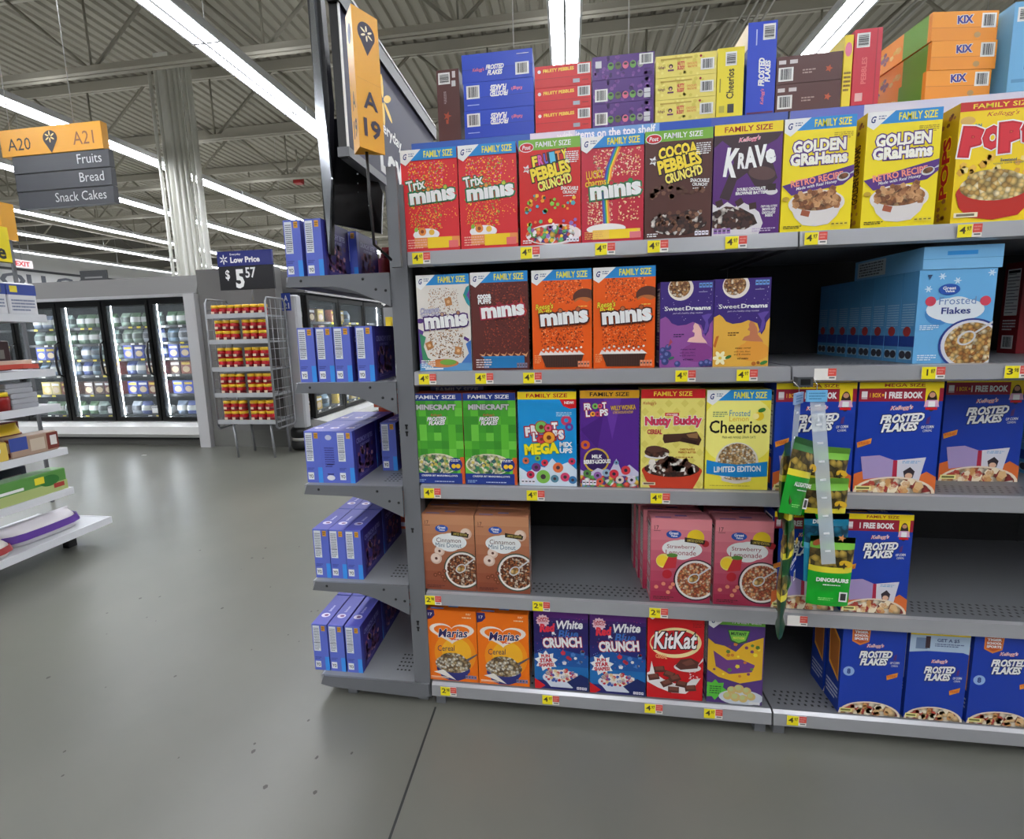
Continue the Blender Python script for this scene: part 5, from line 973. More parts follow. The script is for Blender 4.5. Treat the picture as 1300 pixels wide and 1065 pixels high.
# ================================================================ freezer cases
mFr = M((14, 15, 16), .3, 0, .5, 'black_frame'); mHd = M((112, 111, 110), .45, 0, .5, 'painted_panel'); mBs = M((212, 212, 210), .35, 0, .5, 'bumper'); GL = glass('door_glass', .10, (190, 200, 205), .02)
LED = emit((235, 245, 255), 32, 'freezer_strip_light'); mIn = M((44, 46, 50), .5); mSh = M((58, 60, 62), .4)
FZ = (.37, .67, .95, 1.18, 1.40, 1.63)
def freezer(label, n, dw, loc, rz, post=True):
    t = thing('freezer_case', label, 'freezer', loc, rz); L = n*dw      # local: x 0..L along the doors, front at y=0, depth +y
    m = MB(); m.box((0, .06, .30), (L, .9, .34), mIn); m.box((0, .86, .34), (L, .9, 1.97), mIn); m.box((0, .06, 1.97), (L, .9, 2.0), mIn); m.box((0, .08, .34), (.03, .86, 1.97), mIn); m.box((L-.03, .08, .34), (L, .86, 1.97), mIn); m.build('cabinet', t)
    m = MB(); m.prism([(0, -.02, 2.0), (0, .06, 2.27), (0, .9, 2.27), (0, .9, 2.0)], (L, 0, 0), mHd); m.box((0, -.05, 1.99), (L, -.005, 2.03), M((176, 176, 178), .4)); m.build('header', t)
    m = MB(); m.prism([(0, -.04, .30), (0, -.2, .27), (0, -.22, .17), (0, -.18, .12), (0, .0, .12), (0, .1, .29)], (L, 0, 0), mBs); m.build('bumper_ledge', t)
    m = MB(); m.box((0, -.1, .0), (L, .85, .119), M((96, 96, 92), .5)); m.box((0, -.14, .085), (L, -.101, .119), mB); m.build('kick_plate', t)
    for i, z in enumerate(FZ):
        m = MB(); m.box((.035, .14, z-.02), (L-.035, .84, z), mSh); m.box((.035, .13, z-.035), (L-.035, .139, z), M((36, 38, 40))); g = R(i)
        for k in range(int(L/.13)):
            if g.random() < .6: m.box((.06+k*.13, .1285, z-.03), (.12+k*.13, .1299, z-.006), M(g.choice([(240, 220, 60), (236, 236, 230), (236, 236, 230), (250, 226, 40)])))
        m.build('shelf', t)
    for k in range(n+1):
        m = MB(); x = min(max(k*dw, .03), L-.03); m.box((x-.025, .02, .33), (x+.025, .06, 1.97), mFr); m.build('mullion', t)
        m = MB(); m.box((x+.03 if k < n else x-.05, .075, .38), (x+.034 if k < n else x-.046, .083, 1.93), LED); m.build('strip_light', t)
    for k in range(n):
        x0, x1 = k*dw+.01, (k+1)*dw-.01; d = MB(); z0, z1 = .31, 1.965; s_ = .045
        for A, B in (((x0, -.02, z0), (x0+s_, .015, z1)), ((x1-s_, -.02, z0), (x1, .015, z1)), ((x0+s_, -.02, z0), (x1-s_, .015, z0+.06)), ((x0+s_, -.02, z1-.06), (x1-s_, .015, z1))): d.box(A, B, mFr)
        dr = d.build('door', t); d = MB(); d.box((x0+s_, -.008, z0+.06), (x1-s_, -.002, z1-.06), GL); d.build('glass_pane', dr)
        d = MB(); hx = x1-.02; d.tube([(hx, -.02, .95), (hx-.01, -.06, .98), (hx-.012, -.075, 1.1), (hx-.012, -.075, 1.28), (hx-.01, -.06, 1.4), (hx, -.02, 1.43)], .014, mFr); d.build('handle', dr)
    return t
XL = -8.50; DW = .728
freezer('long grey upright freezer case with glass doors behind the jar rack', 5, DW, (XL+.73*0, 5.22, 0), 0)
# contents
KI = [('pale green vegetable bag', [(96,130,92),(150,172,152),(78,112,80),(168,190,182)]), ('white and blue bag', [(130,146,170),(176,184,194),(80,96,160),(110,140,160)]),
      ('red-brown meal carton', [(120,50,44),(86,54,42),(150,90,72),(100,34,40)]), ('bright yellow carton', [(190,160,60),(200,176,96),(180,120,50)]), ('deep blue carton', [(50,70,170),(40,60,150),(90,110,200)]), ('grey tray of frozen food', [(150,150,150),(110,110,112),(180,180,182)])]
SN = ['lowest', 'second lowest', 'third lowest', 'third highest', 'second highest', 'top']
def item_mesh(kind, ci):
    k = ('it', kind, ci)
    if k in _C: return _C[k]
    c = KI[kind][1][ci % len(KI[kind][1])]
    if kind in (0, 1): m = bag_mb(.156, .10, .188, M(c, .3), M(DK(c, .5) if ci % 2 else (200, 204, 200), .3), ci)
    elif kind == 5: m = MB().cbox((-.078, -.05, 0), (.078, .05, .12), .015, M(c, .3)); m.box((-.055, -.0505, .02), (.055, -.05, .09), M(W_, .3))
    else: m = MB().box((-.076, -.05, 0), (.076, .05, .182), M(c, .35)); f = Face(m, (-.076, -.05, 0), (1,0,0), (0,0,1), .152, .182, 3e-4); f.ell(.5, .35, .36, .24, (214, 190, 150)); f.rect(.1, .7, .9, .88, W_ if ci % 2 else (230, 200, 60))
    _C[k] = m.mesh('frozen_food_pack'); return _C[k]
g = R(77)
PREF = {5: [0, 0, 1], 4: [0, 1, 0], 3: [0, 1, 4], 2: [5, 2, 1], 1: [2, 3, 4], 0: [5, 0, 1]}
for dk in range(1, 5):
    for si, z in enumerate(FZ):
        kinds = [g.choice(PREF[si]) for _ in range(2)]
        for j in range(4):
            kd = kinds[j//2]; ci = g.randrange(4); x = XL+dk*DW+.11+j*.165; 
            o = bpy.data.objects.new('frozen_food_pack', item_mesh(kd, ci)); COL.objects.link(o); o.location = (x, 5.22+.21+g.uniform(0, .02), z+.0005); o.rotation_euler = (0, 0, g.uniform(-.04, .04))
            side = 'left' if j < 2 else 'right'
            lab = '%s on the %s freezer shelf, %s side behind %s glass door' % (KI[kd][0], SN[si], side, ('first', 'second', 'third', 'fourth')[dk-1])
            tag(o, lab, 'frozen food', 'frozen food %s %d %s door %d' % (KI[kd][0], si, side, dk))
# side-facing case running away from the camera, and its end wall
freezer('freezer case with glass doors running away from the camera, seen past the endcap', 3, .80, (-3.42, 5.35, 0), PI/2*1.0)
for dk in range(2):
    for si, z in enumerate(FZ):
        for j in range(3):
            kd = (2, 3, 1, 3, 2, 0)[(si+dk+j) % 6]; ci = g.randrange(4)
            o = bpy.data.objects.new('frozen_food_pack', item_mesh(kd, ci)); COL.objects.link(o); o.location = (-3.42-.215, 5.35+dk*.8+.18+j*.22, z+.0005); o.rotation_euler = (0, 0, PI/2)
            tag(o, '%s, %s shelf behind the %s door of the receding freezer' % (KI[kd][0], SN[si], ('nearest', 'second')[dk]), 'frozen food', 'receding freezer %s %d door %d' % (KI[kd][0], si, dk))
m = MB(); m.box((-4.855, 5.0, 0), (-4.70, 5.14, 2.0), M((196, 196, 198), .4)); o = m.build('end_post'); tag(o, 'pale grey square post at the left side of the jar rack', 'post')
m = MB(); m.box((-4.69, 5.06, 0), (-3.62, 5.2, 2.3), mHd); m.box((-4.69, 5.055, 0), (-3.62, 5.06, .22), M((110, 110, 106))); o = m.build('freezer_surround'); tag(o, 'grey painted end panel of the freezer block behind the red jar rack', 'panel')
t = thing('corner_guard', 'pale metal corner post with blue A 21 plate and black rubber bumper', 'post', (onY(376, 450, 4.98).x, 4.98, 0))
m = MB(); m.cbox((-.09, -.06, .1), (.09, .06, 1.93), .02, M((184, 186, 190), .35, .3)); m.build('post', t)
m = MB(); m.lathe([(.13, .02), (.14, .05), (.14, .12), (.13, .125), (.13, .175), (.14, .18), (.14, .26), (.12, .29)], mB, 20); m.lathe([(.1315, .13), (.1315, .17)], M((170, 170, 165), .4), 20); m.build('rubber_bumper', t)
m = MB(); m.box((-.085, -.066, 1.74), (.03, -.0605, 1.95), M((34, 60, 150), .3)); f = Face(m, (-.085, -.066, 1.74), (1,0,0), (0,0,1), .115, .21, 4e-4); f.text('A', .3, .55, .7, .88, W_, .02); f.text('21', .2, .12, .82, .45, W_, .02); m.build('number_plate', t)
# jar rack
RY = 4.56; xa = onY(268, 450, RY).x; xb = onY(342, 450, RY).x; RD = .34
mW = M((150, 152, 156), .35, .4, .5, 'rack_steel'); t = thing('jar_rack', 'grey wire display rack full of small red jars', 'display rack', ((xa+xb)/2, RY, 0)); hw = (xb-xa)/2
rz_ = [onY(300, p, RY).z for p in (399, 432, 467, 500, 534)]
for i, z in enumerate(rz_): m = MB(); m.box((-hw, 0, z-.035), (hw, RD, z-.012), mW); m.box((-hw, -.01, z-.04), (hw, -.0005, z+.012), M((176, 178, 182), .35)); m.build('shelf', t)
zt = onY(300, 381, RY).z+.02
for s_ in (-1, 1):
    m = MB(); x = s_*hw*1.02; zb = rz_[-1]-.1
    m.tube([(x, 0, zb+.03), (x, 0, zt-.04), (x, .03, zt), (x, RD-.03, zt), (x, RD, zt-.04), (x, RD, zb+.03), (x, RD-.03, zb), (x, .03, zb), (x, 0, zb+.03)], .012, mW)
    for k in range(1, 13): z = zb+(zt-zb)*k/13; m.tube([(x, .01, z), (x, RD-.01, z)], .004, mW, 5)
    for k in range(1, 4): m.tube([(x, RD*k/4, zb+.01), (x, RD*k/4, zt-.01)], .004, mW, 5)
    m.build('side_frame', t)
for x in (-hw*.55, hw*.75):
    for y in (.03, RD-.03): m = MB(); m.tube([(x, y, rz_[-1]-.041), (x+.02, y, 0)], .012, mW); m.build('leg', t)
m = MB(); m.lathe([(.045, 0), (.048, .01), (.048, .075), (.044, .088)], M((176, 22, 30), .25, 0, .5, 'jar'), 12); m.lathe([(.0485, .02), (.0485, .05)], M((120, 14, 24), .3), 12)
m.box((-.02, -.0500, .022), (.018, -.0482, .05), M((226, 200, 170))); jar_me = m.mesh('jar'); m = MB(); m.lathe([(.045, 0), (.048, .003), (.048, .03), (.044, .034)], M((232, 186, 40), .3), 12); lid_me = m.mesh('lid')
def jar(x, y, z, lab, grp):
    o = bpy.data.objects.new('red_jar', jar_me); COL.objects.link(o); o.location = (x, y, z); tag(o, lab, 'jar', grp); l = bpy.data.objects.new('lid', lid_me); COL.objects.link(l); l.parent = o; l.location = (0, 0, .0885)
cx0 = (xa+xb)/2; RN = ['top', 'second', 'third', 'fourth', 'bottom']
for i, z in enumerate(rz_):
    zz = z-.0115
    for k in range(7 if i == 0 else 6):
        x = cx0+(k-3)*.1 if i == 0 else cx0-.275+k*.1+(.05 if k > 2 else 0)
        for lay_ in range(1 if i == 0 else 2): jar(x, RY+.06, zz+lay_*.1235, 'small red jar with yellow lid on the %s shelf of the wire rack%s' % (RN[i], '' if i == 0 else (', lower layer', ', upper layer')[lay_]), 'red jars on the %s rack shelf layer %d' % (RN[i], lay_))
# price sign over the rack
YP = 4.62; c0, c1 = onY(275, 320, YP), onY(349, 366, YP); hz = c0.z-c1.z; w0 = c1.x-c0.x; t = thing('price_sign', 'navy and black price sign reading $5.57 above the jar rack', 'price sign', ((c0.x+c1.x)/2, YP, c1.z))
m = MB(); m.box((-w0/2, 0, 0), (w0/2, .02, hz*.62), M((34, 34, 38), .35)); f = Face(m, (-w0/2, 0, 0), (1,0,0), (0,0,1), w0, hz*.62, 4e-4); f.text('$', .12, .4, .2, .85, W_, .02); f.text('5', .3, .06, .46, .86, W_, .04); f.text('57', .49, .48, .68, .92, W_, .02); m.build('price_panel', t)
m = MB(); m.box((-w0/2, -.004, hz*.62), (w0/2, .02, hz), M((40, 48, 120), .35)); f = Face(m, (-w0/2, -.004, hz*.62), (1,0,0), (0,0,1), w0, hz*.38, 4e-4); f.text('Low Price', .24, .2, .78, .6, W_, .04); f.text('Everyday', .24, .68, .44, .85, W_, .02)
for i in range(6): f.ell(.12+.045*math.cos(i*PI/3+PI/6), .45+.2*math.sin(i*PI/3+PI/6), .035, .045, W_, 10, rot=30+60*i)
m.build('header', t)
m = MB(); m.tube([(w0*.05, .03, .1), (w0*.05, .03, zt-c1.z-.02)], .008, mW); m.build('stem', t)
# shelving beyond, seen through the endcap
t = thing('far_shelving', 'distant grey shelving end with yellow goods, seen through the endcap gap', 'store shelving', (-4.2, 9.6, 0))
m = MB(); m.box((-1.2, 0, 0), (1.5, .5, 2.05), mG); m.build('body', t)
for i, z in enumerate((.4, .8, 1.2, 1.6)): m = MB(); m.box((-1.2, -.35, z-.03), (1.5, -.001, z), mR); m.build('shelf', t)
for x in (-1.15, -.35): m = MB(); m.box((x-.05, -.42, 0), (x+.05, -.36, 2.1), M((206, 208, 210))); m.build('post', t)
for i in range(14):
    z = (.4, .8, 1.2, 1.6)[i % 4]; c = [(230, 200, 50), (60, 60, 60), (220, 190, 60), (190, 60, 50)][(i//4+i) % 4]
    o = MB().box((-.07, -.05, 0), (.07, .05, .2), M(c)).build('packaged_goods', None, (-4.35+(i//4)*.33, 9.42, z+.0005)); tag(o, 'small %s pack on the %s level of the distant shelving, %s' % ({230: 'yellow', 60: 'dark', 220: 'mustard', 190: 'red'}[c[0]], ('lowest', 'second', 'third', 'top')[i % 4], ('leftmost', 'second along', 'third along', 'last along')[i//4]), 'packaged goods')
YQ = 8.8; c0, c1 = onY(468, 373, YQ), onY(500, 390, YQ); m = MB(); w0 = .62; m.box((0, 0, 0), (w0, .02, .30), M((30, 30, 34), .35)); f = Face(m, (0, 0, 0), (1,0,0), (0,0,1), w0, .30, 5e-4); f.text('$', .08, .4, .2, .85, W_, .02); f.text('10', .28, .1, .62, .88, W_, .04); m.box((.3, .02, -.5), (.32, .03, .1), mW)
o = m.build('price_sign', None, (c0.x, YQ, c1.z)); tag(o, 'small black price sign reading $10, seen through the endcap shelves', 'price sign')
# ================================================================ left shelving with goods
LX = -3.45; LYE = 2.48; LY0 = .7
t = thing('side_shelving', 'white-railed shelving with bread and snacks at the left photo edge', 'store shelving', (LX-.25, 1.6, 0)); LZ = (1.62, 1.258, 1.02, .714, .429, .162)
def lp(m, n): m.v = [(a-LX+.25, b-1.6, c) for a, b, c in m.v]; return m.build(n, t)
m = MB(); m.box((LX-.62, LY0, .05), (LX-.58, LYE-.12, 1.75), mD); lp(m, 'back_panel')
for y in (LY0+.02, LYE-.2): m = MB(); m.box((LX-.57, y, 0), (LX-.53, y+.05, 1.75), M((52, 54, 58), .4)); lp(m, 'upright')
for i, z in enumerate(LZ):
    m = MB(); e = .12 if i == 5 else 0; zz = z-.005; m.box((LX-.52, LY0, zz-.03), (LX+e-.012, LYE+e, zz), M((200, 202, 206), .35)); m.box((LX+e-.0115, LY0, zz-.045), (LX+e, LYE+e, zz+.004), M((222, 224, 228), .3)); m.box((LX-.52, LYE+e+.0005, zz-.045), (LX+e, LYE+e+.01, zz+.002), M((222, 224, 228), .3)); lp(m, 'shelf' if i < 5 else 'base_deck')
for y in (LYE-.05, 1.2): m = MB(); m.box((LX-.08, y, 0), (LX-.03, y+.05, .11), mD); lp(m, 'foot')
def goods(name, cat, lab, mb, x, y, z, rz=0.0): o = mb.build(name, None, (x, y, z-.0045), rz); tag(o, lab, cat); return o
def art_box(w, d, h, c, fn):
    m = MB(); m.cbox((-w/2, -d/2, 0), (w/2, d/2, h), .006, M(c, .35)); fn(Face(m, (w/2, -d/2, 0), (0,1,0), (0,0,1), d, h, 4e-4)); fn(Face(m, (-w/2, -d/2, 0), (1,0,0), (0,0,1), w, h, 4e-4)); return m
def loaf(w, d, h, c, c2, seed):
    m = bag_mb(d, w, h, M(c, .3, 0, .5, 'film'), M(c2, .3, 0, .5, 'film'), seed); m.v = [(-b_, a_, z_) for a_, b_, z_ in m.v]; return m
wb = lambda f: (f.rect(.0,.62,1,.95,(60,80,160)), f.rect(.1,.7,.35,.9,(240,220,60)), f.lines(.1,.1,.9,.5,4,(120,130,160)))
for k, y in enumerate((2.39, 2.235, 2.08)): goods('multipack', 'food pack', 'white and blue pack on the top left shelf, %s' % ('nearest the shelf end', 'second from the end', 'third from the end')[k], art_box(.14, .15, .2, (226, 226, 230), wb), LX-.09, y, 1.62)
goods('snack_bag', 'snack bag', 'large brown snack bag with yellow ticket on the second left shelf', loaf(.16, .24, .26, (84, 54, 50), (96, 62, 56), 3), LX-.24, 2.19, 1.258)
m = MB(); m.prism([(-.05, .16, .01), (.06, .0, .02), (.06, -.2, .02), (-.06, -.24, .02), (-.09, 0, .02)], (0, 0, .03), M((200, 80, 66), .3)); m.prism([(-.04, .12, .042), (.05, -.02, .042), (.04, -.18, .042), (-.05, -.1, .042)], (0, 0, .03), M((214, 190, 170), .3)); goods('snack_bag', 'snack bag', 'orange-red snack bag lying at the end of the second left shelf', m, LX+.0-.06, 2.32, 1.258)
for k in range(5): goods('tray_pack', 'food tray', 'pale grey tray in a stack on the third left shelf, number %s from the bottom' % ('one', 'two', 'three', 'four', 'five')[k], MB().cbox((-.08, -.07, 0), (.08, .07, .032), .004, M((168, 170, 176), .35)), LX-.12, 2.33-.02*(k > 2), 1.02+.0335*k)
goods('food_carton', 'food pack', 'small cream and yellow carton beside the stacked grey trays', art_box(.07, .09, .14, (214, 200, 160), lambda f: f.rect(.1,.2,.9,.6,(220,190,60))), LX-.06, 2.425, 1.02) if False else None
for k in range(2):
    m = MB(); m.lathe([(.035, 0), (.037, .08), (.03, .09)], M((150, 30, 30), .3), 12); m.lathe([(.032, .0905), (.032, .115), (.028, .118)], M((236, 206, 40), .3), 12); goods('sauce_jar', 'jar', 'red jar with yellow lid on the third left shelf, %s' % ('nearer the trays', 'further from the trays')[k], m, LX-.06, 2.225-.09*k, 1.02)
goods('snack_bag', 'snack bag', 'bright yellow bag standing on the fourth left shelf', loaf(.14, .18, .2, (236, 200, 40), (120, 60, 40), 5), LX-.22, 2.29, .714)
goods('bread_loaf', 'bread', 'blue, white and brown bread loaf pack at the end of the fourth left shelf', art_box(.12, .26, .13, (176, 150, 130), lambda f: (f.rect(0,.35,.35,1,(60,80,160)), f.rect(.75,.1,1,.95,(120,50,40)), f.rect(.82,.3,.96,.8,(230,225,220)), f.rect(.4,.2,.7,.8,(206,190,170)))), LX-.08, 2.33, .714)
goods('bread_loaf', 'bread', 'yellow and white loaf pack second on the fourth left shelf', art_box(.12, .14, .12, (226, 196, 90), lambda f: f.ell(.4,.6,.35,.3,(230,232,240))), LX-.07, 2.115, .714)
goods('bread_loaf', 'bread', 'red-brown loaf pack third on the fourth left shelf', art_box(.12, .16, .12, (130, 60, 56), lambda f: f.rect(.2,.3,.8,.7,(220,160,140))), LX-.08, 1.95, .714)
gr = lambda f: (f.rect(0,.0,1,.45,(176,190,120)), f.ell(.75,.6,.14,.25,(50,120,50)), f.rect(.55,.55,.68,.85,(236,220,50)), f.rect(.08,.5,.4,.62,W_), f.rect(.8,.2,.95,.4,(170,60,50)))
for k, y in enumerate((2.27, 1.85)): goods('food_carton', 'food pack', 'long green carton on the fifth left shelf, %s' % ('at the shelf end', 'cut off by the photo edge')[k], art_box(.13, .4, .15, (92, 150, 72), gr), LX-.08, y, .429)
goods('tortilla_bag', 'food pack', 'purple and white bag lying on the lower left deck', loaf(.26, .42, .12, (220, 216, 220), (96, 60, 150), 8), LX-.1, 2.3, .162)
goods('tortilla_bag', 'food pack', 'white and red bag lying in front on the lower left deck', loaf(.2, .36, .10, (222, 216, 208), (170, 60, 60), 9), LX+.0, 1.9, .162)
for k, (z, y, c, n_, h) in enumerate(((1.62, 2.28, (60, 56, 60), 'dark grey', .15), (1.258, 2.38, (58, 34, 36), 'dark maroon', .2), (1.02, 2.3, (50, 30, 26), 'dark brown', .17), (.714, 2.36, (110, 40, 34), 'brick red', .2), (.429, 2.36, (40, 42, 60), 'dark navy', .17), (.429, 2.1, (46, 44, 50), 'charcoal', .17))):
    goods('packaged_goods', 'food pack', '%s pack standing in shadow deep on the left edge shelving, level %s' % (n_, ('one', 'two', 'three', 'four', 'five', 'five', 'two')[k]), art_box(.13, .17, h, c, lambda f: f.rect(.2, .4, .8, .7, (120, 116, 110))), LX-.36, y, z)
m = MB(); m.box((-.004, -.09, 0), (.004, .09, .22), M((250, 226, 20), .35)); f = Face(m, (.004, -.09, 0), (0,1,0), (0,0,1), .18, .22, 4e-4); f.text('e', .62, .1, .86, .4, (30, 30, 30), .03); f.rect(0, .0, 1, .03, (30, 30, 30)); v = onX(8, 334, LX)
m.box((-.003, -.01, v.z*-1+1.75), (.003, .01, 0), mG2); o = m.build('price_card', None, (LX, v.y-.06, v.z)); tag(o, 'yellow price card on a stem, cut off at the left photo edge', 'price card')
m = MB(); m.box((-.02, -.05, 0), (.02, .05, .3), M((240, 172, 40), .35)); v = onX(12, 305, LX-1.2); m.box((-.01, -.01, -v.z+.0), (.01, .01, 0), mG2); o = m.build('aisle_marker', None, (LX-1.2, v.y, v.z)); tag(o, 'small orange aisle marker behind the yellow price card', 'aisle sign')
# ================================================================ room
def slab(name, a, b, m): return struct(MB().box(a, b, m).build(name))
XW0, XW1, YW0, YW1, ZC = -24.0, 16.0, -9.0, 46.0, 7.1
fm = ramp_mat('polished_concrete', [(92, 93, 86), (109, 109, 101), (100, 101, 94), (118, 118, 109)], 1.3, 'noise', .3, 'Object', const=False)
nt = fm.node_tree; b = nt.nodes['Principled BSDF']; n2 = nt.nodes.new('ShaderNodeTexNoise'); n2.inputs['Scale'].default_value = 6; n2.inputs['Detail'].default_value = 8; mr = nt.nodes.new('ShaderNodeMapRange'); mr.inputs['To Min'].default_value = .24; mr.inputs['To Max'].default_value = .4; nt.links.new(n2.outputs['Fac'], mr.inputs['Value']); nt.links.new(mr.outputs[0], b.inputs['Roughness'])
fl = slab('floor', (XW0, YW0, -.2), (XW1, YW1, 0), fm)
slab('trim_1', (-.525, -9, .0), (-.517, 1.44, .0012), M((40, 42, 41), .5)); slab('trim_2', (-.5172, -9, .0), (-.5155, 1.44, .0014), M((110, 110, 105), .5))
g = R(4); m = MB()
for i in range(46):
    x, y = g.uniform(-2.6, -.75), g.uniform(.9, 2.6); r = g.uniform(.003, .009); m.add([(x+r*math.cos(a)*g.uniform(.6, 1.2), y+r*math.sin(a), .0005) for a in (0, 1, 2, 3, 4, 5)], [(0, 1, 2, 3, 4, 5)], M((64, 62, 56)))
o = m.build('floor_specks'); o['kind'] = 'stuff'; tag(o, 'scattered dark specks of dirt on the concrete floor', 'dirt', kind='stuff')
m = MB(); m.prism([(-.03, -.01, 0), (.03, 0, 0), (.025, .012, 0), (-.02, .01, 0)], (0, 0, .004), M(W_)); v = onZ(183, 578, 0); o = m.build('paper_scrap', None, (v.x, v.y, 0)); tag(o, 'tiny white paper scrap on the floor before the freezers', 'litter')
wm = M((222, 223, 224), .6, 0, .4, 'painted_wall')
slab('wall_left', (XW0-.2, YW0, 0), (XW0, YW1, 5.5), wm); slab('wall_left.001', (XW0-.2, YW0, 5.5), (XW0, YW1, ZC), M((104, 102, 94), .7)); slab('wall_back', (XW0, YW1, 0), (XW1, YW1+.2, ZC), M((190, 190, 188), .7)); slab('wall_right', (XW1, YW0, 0), (XW1+.2, YW1, ZC), wm); slab('wall_front', (XW0, YW0-.2, 0), (XW1, YW0, ZC), wm)
slab('trim_3', (XW0, YW0, 4.62), (XW0+.06, YW1, 4.72), M((60, 62, 66)))
m = MB(); f = Face(m, (XW0+.01, 13.5, 3.7), (0,1,0), (0,0,1), 11, 1.0, 2e-3); f.text('QUALITY YOU CAN TRUST', -.3, .1, .95, .8, (96, 100, 110), .03); f.V = Vector((0, 0, 1))
o = m.build('wall_lettering'); tag(o, 'dark grey capital lettering high on the far white wall', 'wall sign')
t = thing('shelving_bay', 'tall unseen shelving across the aisle, behind the camera', 'store shelving', (1.6, -2.3, 0))  # unseen far side of the aisle, added for its shade on the floor
m = MB(); m.box((-2.2, -.05, 0), (2.4, 0, 2.3), mD); m.build('back_panel', t)
for z in (.1, .475, .89, 1.3, 1.7, 2.09): m = MB(); m.box((-2.2, .001, z-.03), (2.4, .5, z), mDeck); m.box((-2.2, .5, z-.045), (2.4, .515, z), mR); m.build('shelf', t)
# corrugated deck
mC = M((150, 146, 133), .7, 0, .3, 'roof_deck'); m = MB(); prof = []; x = XW0
while x < XW1: prof += [(x, ZC), (x+.13, ZC), (x+.155, ZC+.05), (x+.2, ZC+.05)]; x += .225
vs = []; fs = []
for y in (YW0, YW1): vs += [(a, y, z) for a, z in prof]
n = len(prof); m.add(vs, [(i, i+1, n+i+1, n+i) for i in range(n-1)], mC); m.box((XW0, YW0, ZC+.1), (XW1, YW1, ZC+.2), mC); struct(m.build('ceiling'))
# roof trusses along x
mT = M((172, 168, 154), .6, 0, .3, 'truss_steel'); mTd = M((140, 136, 123), .6, 0, .3, 'truss_steel'); ZB = 5.72; ZTt = 6.98
def truss_parts(L, pan):
    t = MB(); t.box((0, -.06, ZTt-.09), (L, -.012, ZTt+.1), mT); t.box((0, .012, ZTt-.09), (L, .06, ZTt+.1), mT)
    b = MB(); b.box((0, -.075, ZB-.05), (L, -.012, ZB+.04), mT); b.box((0, .012, ZB-.05), (L, .075, ZB+.04), mT)
    w = MB(); x = 0
    while x < L-.1:
        w.tube([(x, 0, ZTt), (x+pan/2, 0, ZB)], .028, mTd, 5); w.tube([(x+pan/2, 0, ZB), (x+pan, 0, ZTt)], .028, mTd, 5); w.tube([(x+pan/2, 0, ZB), (x+pan/2, 0, ZTt)], .018, mTd, 5); x += pan
    return t.mesh('top_chord'), b.mesh('bottom_chord'), w.mesh('web')
def put_truss(loc, rz, parts, lab, grp=None):
    t = thing('roof_truss', lab, 'roof truss', loc, rz, grp)
    for n_, me in zip(('top_chord', 'bottom_chord', 'web'), parts): o = bpy.data.objects.new(n_, me); COL.objects.link(o); o.parent = t
TP = truss_parts(XW1-XW0, 3.0); Lx = XW1-XW0
for k in range(16):
    y = 4.1+2.45*k; put_truss((XW0+.5*(k % 2)*0, y, 0), 0, TP, 'grey open-web roof truss crossing overhead, %s' % ('nearest row above the cereal bays' if k == 0 else 'second row' if k == 1 else 'third row' if k == 2 else 'fourth row above the pipe column' if k == 3 else 'one of the far rows'), None if k < 4 else 'far roof trusses')
TG = truss_parts(YW1-YW0, 3.0)
put_truss((-17.9, YW0, -.12), PI/2, TG, 'deep roof girder running away over the far left light rows')
# column and pipes
t = thing('pipe_column', 'white building column with a bundle of pipes rising to the roof', 'column', (-7.72, 8.2, 0)); mP = M((226, 226, 218), .5)
m = MB(); m.box((-.15, -.13, 0), (.15, -.11, 6.9), mP); m.box((-.15, .11, 0), (.15, .13, 6.9), mP); m.box((-.02, -.11, 0), (.02, .11, 6.9), mP); m.build('column', t)
for i, (x, r) in enumerate(((-.2, .03), (.2, .03), (-.07, .03), (.08, .035), (.36, .026), (.46, .03), (.62, .05))): m = MB(); m.tube([(x, -.2+.05*(i % 2), 0), (x, -.2+.05*(i % 2), 6.6)], r, mP, 8); m.build('pipe', t)
# electrical conduits along y, above the shelving
for i, (px) in enumerate(((-.35), (.1), (2.1))):
    x0 = (1.9, 2.9, 5.6)[i]; t = thing('conduit_bundle', 'bundle of thin parallel conduits under the roof, %s' % ('left of the pair over the yellow stack', 'right of the pair over the blue box', 'far right behind the strip light')[i], 'conduit', (x0, 0, 6.5))
    for k in range(4 if i < 2 else 2): m = MB(); m.tube([(k*.13, 1.5, 0), (k*.13, 40, 0)], .022, M((150, 148, 138)), 6); m.build('pipe', t)
# light rows
HL = H+3.6; LT = emit((248, 250, 255), 13.0, 'tube_light'); m = MB(); SL = 3.5
mLH = M((225, 226, 228), .4); m.box((-.2, 0, .03), (.2, SL-.02, .09), mLH); m.box((-.2, 0, -.005), (-.17, SL-.02, .03), mLH); m.box((.17, 0, -.005), (.2, SL-.02, .03), mLH); m.box((-.2, 0, -.008), (.2, .015, .03), mLH); m.box((-.2, SL/2-.015, -.008), (.2, SL/2+.01, .03), mLH); hm = m.mesh('housing'); UPL = emit((248, 250, 255), 4.0, 'added_uplight'); m = MB(); m.box((-.06, .1, .0905), (.06, SL-.1, .094), UPL); um = m.mesh('added_uplight')  # glowing strip added on top of the housing to brighten the ceiling
m = MB(); m.box((-.014, 0, -.03), (.014, SL-.02, .03), M((120, 120, 124), .5)); m.box((-.17, SL/2-.01, -.012), (.17, SL/2+.01, .0), M((120, 120, 124), .5)); m.box((-.17, 0, -.012), (.17, .02, .0), M((120, 120, 124), .5)); rm = m.mesh('centre_rib')
dm = []
for s_ in (-1, 1): m = MB(); m.box((min(s_*.015, s_*.165), .018, .0), (max(s_*.015, s_*.165), SL-.03, .012), LT); dm.append(m.mesh('diffuser'))
m = MB(); m.tube([(0, SL/2, .09), (0, SL/2, 7.095-HL)], .004, M((170, 170, 168)), 5); wmh = m.mesh('suspension_wire')
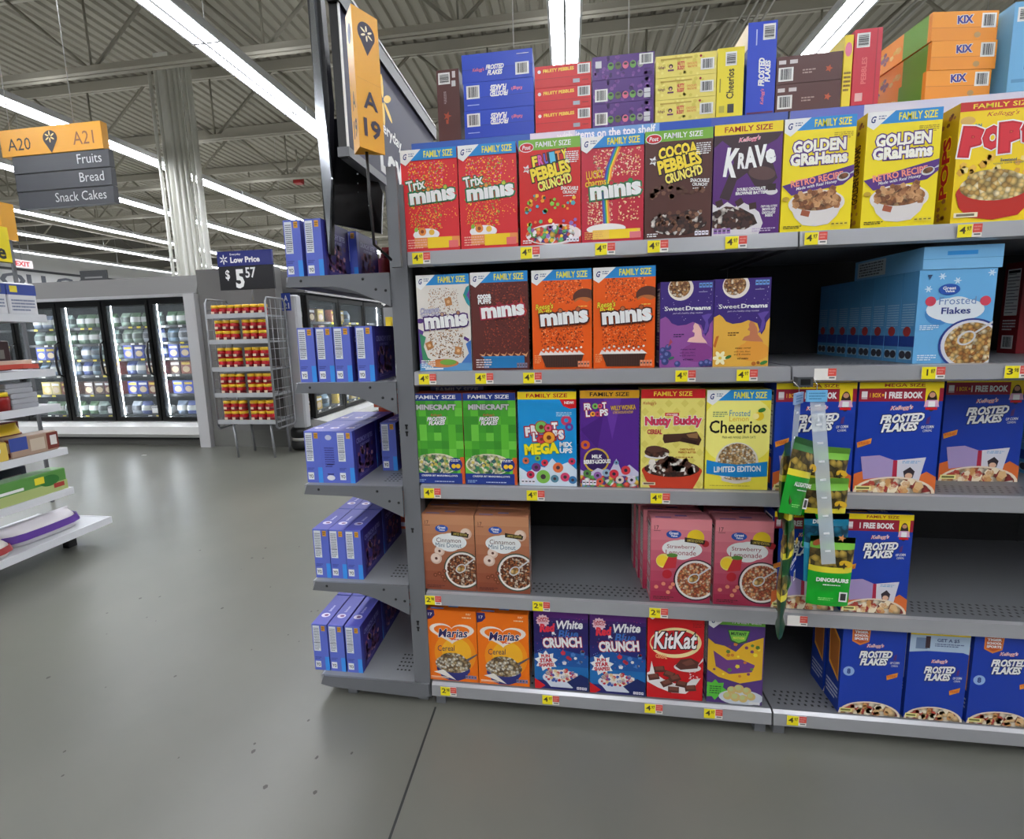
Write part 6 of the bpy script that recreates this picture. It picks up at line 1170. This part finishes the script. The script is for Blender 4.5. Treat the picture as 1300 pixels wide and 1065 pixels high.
rowsL = [(6.9, 'far right row'), (3.34, 'row right of the centre one'), (-.0, 'centre row above the cereal bays'), (-4.36, 'bright row crossing the upper left'), (-8.35, 'second row on the left behind the orange sign'), (-11.4, 'third row on the left'), (-14.9, 'fourth row on the left'), (-18.0, 'fifth row on the left'), (-21.5, 'row nearest the white wall')]
for x, lab in rowsL:
    y = -7.0 if x > -9 else 3.0
    while y < 43:
        if x == 0 and -.1 < y < .1: y += SL; continue
        t = thing('light_fixture', 'white twin-tube strip light, part of the %s' % lab, 'ceiling light', (x, y, HL), 0, 'strip lights: '+lab)
        for n_, me in (('housing', hm), ('centre_rib', rm), ('added_uplight', um), ('diffuser', dm[0]), ('diffuser', dm[1]), ('suspension_wire', wmh)): o = bpy.data.objects.new(n_, me); COL.objects.link(o); o.parent = t
        y += SL
# exit sign, small dark sign, thin hanging wires, beacon
v = onX(28, 335, -19.5); m = MB(); m.box((-.03, -.3, -.14), (.03, .3, .14), M((240, 225, 225))); f = Face(m, (.03, -.3, -.14), (0,1,0), (0,0,1), .6, .28, 1e-3); f.text('EXIT', .15, .2, .85, .8, (214, 40, 50), .03); m.tube([(0, 0, .14), (0, 0, 1.3)], .01, mG); o = m.build('exit_sign', None, v); tag(o, 'small white exit sign with red letters hanging at the far left', 'exit sign')
v = onY(120, 361, 7.6); m = MB(); m.box((-.3, 0, 0), (.3, .03, .27), M((52, 54, 56))); m.box((-.2, -.001, .12), (.2, 0, .15), M((130, 130, 130))); m.box((-.02, .0, -v.z+2.0), (.02, .02, 0), mG2); o = m.build('department_sign', None, v); tag(o, 'dark grey rectangular sign above the freezer header', 'store sign')
m = MB(); m.box((-.12, -.1, -.1), (.12, .1, .1), M((150, 30, 30))); m.tube([(0, 0, .1), (0, 0, .9)], .02, mT); v = onY(379, 229, 13.0); o = m.build('alarm_unit', None, v); tag(o, 'small dark red box hanging under the roof, right of the pipe column', 'alarm')
for k, (px, py) in enumerate(((652, 60), (798, 72))): v = onY(px, py, 2.6); m = MB(); m.tube([(0, 0, 0), (0, 0, 6.9-v.z)], .0035, M((205, 205, 200)), 5); o = m.build('hanging_wire', None, v); tag(o, 'thin pale wire hanging from the roof above the %s' % ('royal blue stack', 'purple stack')[k], 'wire')
# ================================================================ world and exposure
w = bpy.data.worlds.new('world'); sc.world = w; w.use_nodes = True; w.node_tree.nodes['Background'].inputs[0].default_value = (.8, .85, .9, 1); w.node_tree.nodes['Background'].inputs[1].default_value = .05
sc.view_settings.view_transform = 'Standard'; sc.view_settings.look = 'None'; sc.view_settings.gamma = 1; sc.view_settings.use_curve_mapping = False; sc.view_settings.exposure = 1.2
